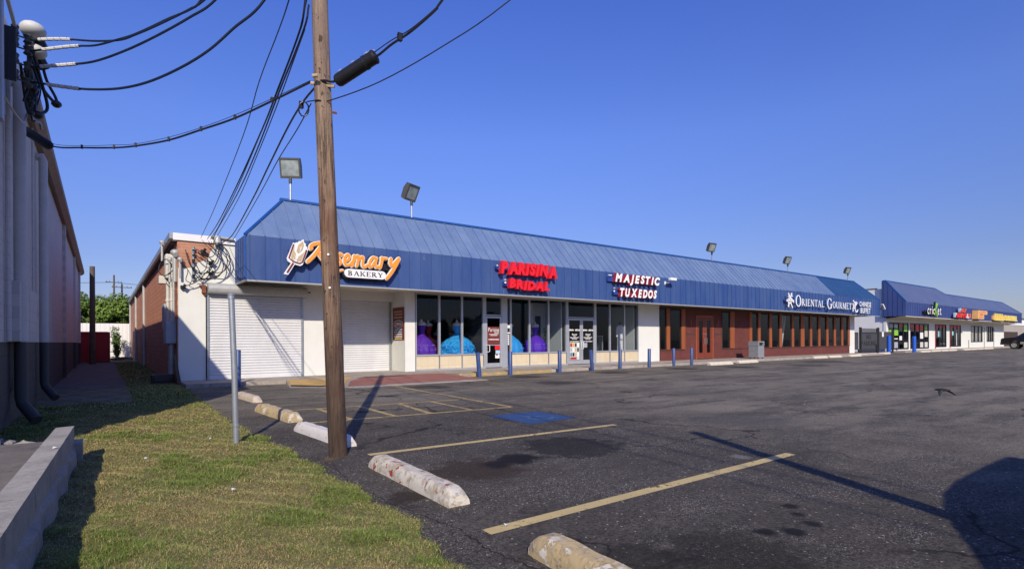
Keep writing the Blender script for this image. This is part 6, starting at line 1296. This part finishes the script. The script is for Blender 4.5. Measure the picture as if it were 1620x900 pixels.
t = thing('laundry_sign', 'small red and pale blue two-row channel letter sign left of the amber sign', 'sign', (82, 20, 4)); rng = random.Random(8)
def blocks(t, x0, x1, z0, z1, mats, n, gap=.06):
    w = (x1-x0)/n
    for i in range(n):
        mb = MB(); xa = x0+i*w; xb = xa+w-gap*w*3; k = rng.randint(0, 3); th = (xb-xa)*.36
        mb.box(xa, xa+th, Y2, Y2+.15, z0, z1)
        if k != 3: mb.box(xb-th, xb, Y2, Y2+.15, z0 if k != 1 else (z0+z1)/2, z1)
        if k in (0, 1): mb.box(xa+th, xb-th, Y2+.002, Y2+.15, z1-.14, z1)
        if k in (0, 2): mb.box(xa+th, xb-th, Y2+.002, Y2+.15, (z0+z1)/2-.07, (z0+z1)/2+.07)
        if k in (3, 0): mb.box(xa+th, xb, Y2+.002, Y2+.15, z0, z0+.14)
        build('letter', mb, mats[i % len(mats)], t)
blocks(t, 80.6, 83.4, 4.5, 4.95, ['sign_cyan', 'sign_orange_red', 'sign_orange_red', 'sign_orange_red'], 4); blocks(t, 78.8, 85.2, 3.85, 4.38, ['sign_cyan', 'sign_red', 'sign_red', 'sign_orange_red', 'sign_red', 'sign_red', 'sign_white', 'sign_orange_red'], 8)
mb = MB(); mb.box(78.7, 84.6, Y2+.15, F2-.05, 3.8, 3.95); mb.box(80.5, 83.4, Y2+.15, F2-.05, 4.42, 4.55); build('raceway', mb, 'sign_black', t)
t = thing('amber_sign', 'amber two-step box sign between the red and the yellow signs', 'sign', (88.5, 20, 4))
mb = MB(); mb.box(87.0, 91.1, Y2-.25, F2-.05, 4.42, 4.88); mb.box(86.9, 89.6, Y2-.25, F2-.05, 3.82, 4.415); build('cabinet', mb, 'sign_amber', t)
mb = MB(); mb.box(87.7, 89.2, Y2-.256, Y2-.251, 4.28, 4.46); [mb.box(87.6+i*.5, 87.85+i*.5, Y2-.256, Y2-.251, 4.58, 4.76) for i in range(6)]; [mb.box(87.4+i*.5, 87.65+i*.5, Y2-.256, Y2-.251, 3.95, 4.15) for i in range(4)]; build('lettering', mb, 'sign_orange_red', t)
t = thing('yellow_sign', 'long yellow channel letter sign at the right end of the far fascia', 'sign', (102, 20, 4))
blocks(t, 96.1, 100.6, 3.8, 4.75, ['sign_yellow'], 5, .03); blocks(t, 100.9, 108.4, 3.88, 4.62, ['sign_yellow'], 9, .03); mb = MB(); mb.box(95.9, 108.3, Y2+.15, F2-.05, 3.9, 4.5); build('raceway', mb, 'sign_amber', t)

# ------------------------------------------------------------------ far right: vehicle, building, trees, lines
def suv(name, ox, oy, L, Wd, H, label, cat, body='car_black', lower='car_beige', van=False):
    """nose toward -X"""
    t = thing(name, label, cat, (ox, oy, 0)); s = H/1.9; w = Wd/2
    prof = [(0, .55), (.02, .95), (.12, 1.08), (1.15, 1.18), (1.95, 1.80), (2.2, 1.88), (L/s-.7, 1.90), (L/s-.15, 1.15), (L/s, .95), (L/s, .5), (L/s-.55, .48), (L/s-.62, .72), (L/s-.9, .88), (L/s-1.2, .72), (L/s-1.28, .45), (1.42, .45), (1.34, .72), (1.05, .88), (.75, .72), (.66, .48), (.1, .45)]
    if van: prof = [(0, .55), (.02, 1.0), (.12, 1.16), (.35, 1.30), (.72, 1.46), (1.05, 1.63), (1.4, 1.77), (1.8, 1.87), (2.3, 1.92), (L/s-1.4, 1.92)]+prof[6:]
    P = [(ox+p[0]*s, p[1]*s) for p in prof]
    mb = MB(); n = len(P); vs = []
    for yy, ins in ((-w, .0), (-w+.06, 0), (w-.06, 0), (w, 0)):
        for p in P:
            tum = max(0, (p[1]/s-1.12))*.22*s; sg = -1 if yy < 0 else 1; vs.append((p[0], oy+yy-sg*tum if abs(yy) > w-.1 else oy+yy, p[1]))
    mb.add(vs, [(j*n+i, j*n+(i+1) % n, (j+1)*n+(i+1) % n, (j+1)*n+i) for j in range(3) for i in range(n)]+[tuple(range(n))[::-1], tuple(range(3*n, 4*n))]); bd = build('body', mb, body, t)
    for sg in (-1, 1):
        mb = MB(); y0 = oy+sg*(w+.004)
        mb.add([(ox+p[0]*s, y0-sg*max(0, p[1]-1.12)*.22*s, p[1]*s) for p in [(1.45, 1.2), (2.05, 1.72), (2.25, 1.78), (L/s-1.0, 1.78), (L/s-.55, 1.22)]], [(0, 1, 2, 3, 4)]); build('side_window', mb, 'window_glass', t)
        mb = MB(); mb.box(ox+1.5*s, ox+L-1.35*s, min(y0, y0+sg*.012), max(y0, y0+sg*.012), .5*s, .72*s); build('lower_panel', mb, lower, t)
        mb = MB(); mb.sphere((ox+1.75*s, y0+sg*.14, 1.22*s), .12, .1, .08, 8); build('mirror', mb, body, t)
        for px in (1.04, L/s-.9):
            mb = MB(); cx = ox+px*s; R0 = .37*s; mb.tube([(cx, y0-sg*.22, R0), (cx, y0+sg*.01, R0)], R0, 20); wh = build('wheel', mb, 'tyre', t, smooth=True)
            mb = MB(); mb.tube([(cx, y0+sg*.012, R0), (cx, y0+sg*.022, R0)], R0*.6, 16); build('rim', mb, 'chrome', wh)
        mb = MB(); mb.box(ox-.01, ox+.03, oy+sg*w*.55-.2, oy+sg*w*.55+.2, .78*s, .92*s); build('headlight', mb, 'lamp_lens', t)
    mb = MB(); mb.add([(ox+1.2*s, oy-w*.85, 1.215*s), (ox+1.2*s, oy+w*.85, 1.215*s), (ox+1.93*s, oy+w*.72, 1.80*s), (ox+1.93*s, oy-w*.72, 1.80*s)], [(0, 1, 2, 3)]); build('windscreen', mb, 'window_glass', t)
    mb = MB(); mb.box(ox-.06, ox+.12, oy-w*.92, oy+w*.92, .42*s, .62*s); build('bumper', mb, 'chrome', t); return t
suv('parked_vehicle', 95.0, 18.8, 6.6, 2.3, 2.45, 'black high vehicle with a beige lower band at the right edge', 'vehicle').rotation_euler = (0, 0, -PI/2)
suv('parked_van', 2.6, -2.15, 5.2, 1.9, 2.09, 'dark parked vehicle beside the photographer, casting the rounded shadow at lower right', 'vehicle', lower='car_black', van=True)
t = thing('roadside_shed', 'white metal building with a beige lower wall beyond the far shops', 'building', (130, 26, 0))
mb = MB(); mb.box(126, 175, 26, 45, 3.9, 5.3); build('metal_wall', mb, 'white_side', t); mb = MB(); mb.box(126, 175, 26.1, 45, 0, 3.9); build('lower_wall', mb, 'far_wall_beige', t); mb = MB(); mb.box(128, 143, 26.05, 26.09, 0, 2.6); build('bay_door', mb, 'dark_brown', t); mb = MB(); mb.box(125.5, 175.5, 25.5, 45.5, 5.3, 5.5); build('roof', mb, 'conduit_grey', t)
tree(176, 44, 11.5, 6, 'dark tree showing over the white metal building at the right edge', 'leaf_dark', 91, n=20, lpc=90, ls=.55, name='distant_tree')
for k, (va, vb) in enumerate([(488, 487), (481, 477), (474, 468), (467, 459), (459, 449)]):
    fd = 350.; pts = []
    for q in range(5):
        t_ = q/4; u_ = 1420+240*t_; v_ = va+(vb-va)*t_+5*4*t_*(1-t_)*.3; p_ = F_*fd+R_*((u_-810)/864*fd); pts.append((p_.x, p_.y, 1.4+(535-v_)/864*fd))
    cable(pts, .035, ['lowest', 'second lowest', 'middle', 'second highest', 'highest'][k]+' of five faint transmission wires in the sky at right', group='transmission wires at the right', name='transmission_wire', mat='conduit_grey', n=6)
# street trees and buildings behind the camera (they show in the shop glass)
for i, x in enumerate((-30, -16, -4, 9, 23, 38, 54, 72)):
    tree(x, -62-3*(i % 2), 7+1.3*(i % 3), 6.5, ['first', 'second', 'third', 'fourth', 'fifth', 'sixth', 'seventh', 'eighth'][i]+' tree from the west across the street, opposite the shops', 'leaf_dark', 120+i, n=16, lpc=70, ls=.75, group='trees across the street', name='street_tree')

# posts behind the photographer whose shadows fall across the lot
def lamp_post(x, y, h, r_, label, head=True):
    t = thing('lamp_post', label, 'lamp post', (x, y, 0)); mb = MB(); mb.tube([(x, y, 0), (x, y, h)], [r_, r_*.75], 12); build('post', mb, 'galvanised', t, smooth=True)
    mb = MB(); mb.box(x-.2, x+.2, y-.2, y+.2, 0, .06); build('base_plate', mb, 'galvanised', t)
    if head: mb = MB(); mb.box(x-.12, x+.12, y-.2, y+.1, h, h+.1); build('lamp_head', mb, 'lamp_bronze', t)
TA = .612; hh = 5.2; kx = .45/TA; ky = .893/TA
lamp_post(7.15-hh*kx, 4.94-hh*ky, hh, .12, 'slim steel post behind the parked vehicle whose shadow crosses the lot', False)
hh = 10.5; lamp_post(40.4-hh*kx, 15.5-hh*ky, hh, .22, 'tall sign post by the street whose shadow crosses the far lot', False)
mb = MB(); mb.box(36.5, 40.5, -3.2, -2.9, 2.2, 6.3); mb.tube([(37.2, -3.05, 0), (37.2, -3.05, 2.3)], .12, 8); mb.tube([(39.8, -3.05, 0), (39.8, -3.05, 2.3)], .12, 8); tag(build('street_sign_board', mb, 'white_side', loc=(38.5, -3, 0)), 'broad blank sign board on two posts by the street', 'sign board')

# bird
t = thing('flying_bird', 'small black bird gliding low over the asphalt', 'bird', (14.3, 3.8, .30)); c = Vector((14.3, 3.8, .31)); rv = Vector((.8, -.6, 0)); fv = Vector((-.25, .97, 0))
mb = MB(); mb.tube([c-fv*.13, c-fv*.07, c, c+fv*.08, c+fv*.14], [.008, .026, .034, .026, .010], 8)
for sg, sp, dz in ((-1, .13, -.13), (1, .22, -.12)):
    P_ = [c+rv*sg*.015, c+rv*sg*sp*.3+Vector((0, 0, -.005)), c+rv*sg*sp*.65+Vector((0, 0, dz*.45))-fv*.02, c+rv*sg*sp+Vector((0, 0, dz))-fv*.05]; ch = [.045, .045, .035, .006]; vs = []
    for p_, k_ in zip(P_, ch): vs += [p_+fv*k_, p_-fv*k_, p_+Vector((0, 0, .012 if k_ > .01 else .002))]
    mb.add(vs, [(3*q, 3*q+1, 3*q+4, 3*q+3) for q in range(3)]+[(3*q+1, 3*q+2, 3*q+5, 3*q+4) for q in range(3)]+[(3*q+2, 3*q, 3*q+3, 3*q+5) for q in range(3)])
build('body', mb, 'bird_black', t)

# ------------------------------------------------------------------ separate loose pieces of the same kind into parts of their own
def split_loose(o, lim=60):
    me = o.data; n = len(me.vertices); par = list(range(n))
    def fd(a):
        while par[a] != a: par[a] = par[par[a]]; a = par[a]
        return a
    for p in me.polygons:
        v0 = fd(p.vertices[0])
        for v in p.vertices[1:]: par[fd(v)] = v0
    isl = {}
    for i in range(n): isl.setdefault(fd(i), []).append(i)
    L = list(isl.values())
    if len(L) < 2 or len(L) > 400: return
    bb = [[min(me.vertices[i].co[k] for i in l) for k in range(3)]+[max(me.vertices[i].co[k] for i in l) for k in range(3)] for l in L]
    g = list(range(len(L)))
    def fg(a):
        while g[a] != a: a = g[a]
        return a
    for a in range(len(L)):
        for b in range(a):
            if all(bb[a][k] <= bb[b][k+3]+.004 and bb[b][k] <= bb[a][k+3]+.004 for k in range(3)): g[fg(a)] = fg(b)
    cl = {}
    for a in range(len(L)): cl.setdefault(fg(a), []).extend(L[a])
    cl = list(cl.values())
    if len(cl) < 2 or len(cl) > lim: return
    base = o.name.split('.')[0]; who = {}
    for ci, c in enumerate(cl):
        for i in c: who[i] = ci
    for ci in range(len(cl)-1, -1, -1):
        idx = {v: k for k, v in enumerate(sorted(cl[ci]))}; nm = bpy.data.meshes.new(base)
        fs = [p for p in me.polygons if who[p.vertices[0]] == ci]
        nm.from_pydata([tuple(me.vertices[v].co) for v in sorted(cl[ci])], [], [tuple(idx[v] for v in p.vertices) for p in fs])
        for m_ in me.materials: nm.materials.append(m_)
        for q, p in zip(nm.polygons, fs): q.material_index = p.material_index; q.use_smooth = p.use_smooth
        if ci == 0: old = o.data; o.data = nm
        else:
            c = bpy.data.objects.new(base, nm); COL.objects.link(c); c.parent = o.parent; c.matrix_world = o.matrix_world.copy() if o.parent is None else c.matrix_world; c.location = o.location
            for md in o.modifiers:
                if md.type == 'BEVEL': q = c.modifiers.new('bevel', 'BEVEL'); q.width = md.width; q.segments = md.segments; q.limit_method = md.limit_method
SPL = {'wall', 'door_jamb', 'sill_trim', 'pole_tag', 'gate_frame', 'raceway', 'cable_clip', 'side_screen', 'wall_pipe', 'guide_rail', 'interior_wall', 'display_panel', 'door_trim', 'side_wall', 'lift_bar', 'lettering',
       'corner_trim', 'pickets', 'foot', 'dining_furniture', 'channel', 'panel_backing', 'pole_hook', 'curtain', 'bracket', 'roof_end', 'emblem_vein', 'wheat_ear', 'drip_edge', 'roof_cap', 'hood_bracket', 'ridge_trim', 'rib', 'window_sticker'}
for o in list(bpy.data.objects):
    if o.type == 'MESH' and o.parent is not None and o.name.split('.')[0] in SPL: split_loose(o)
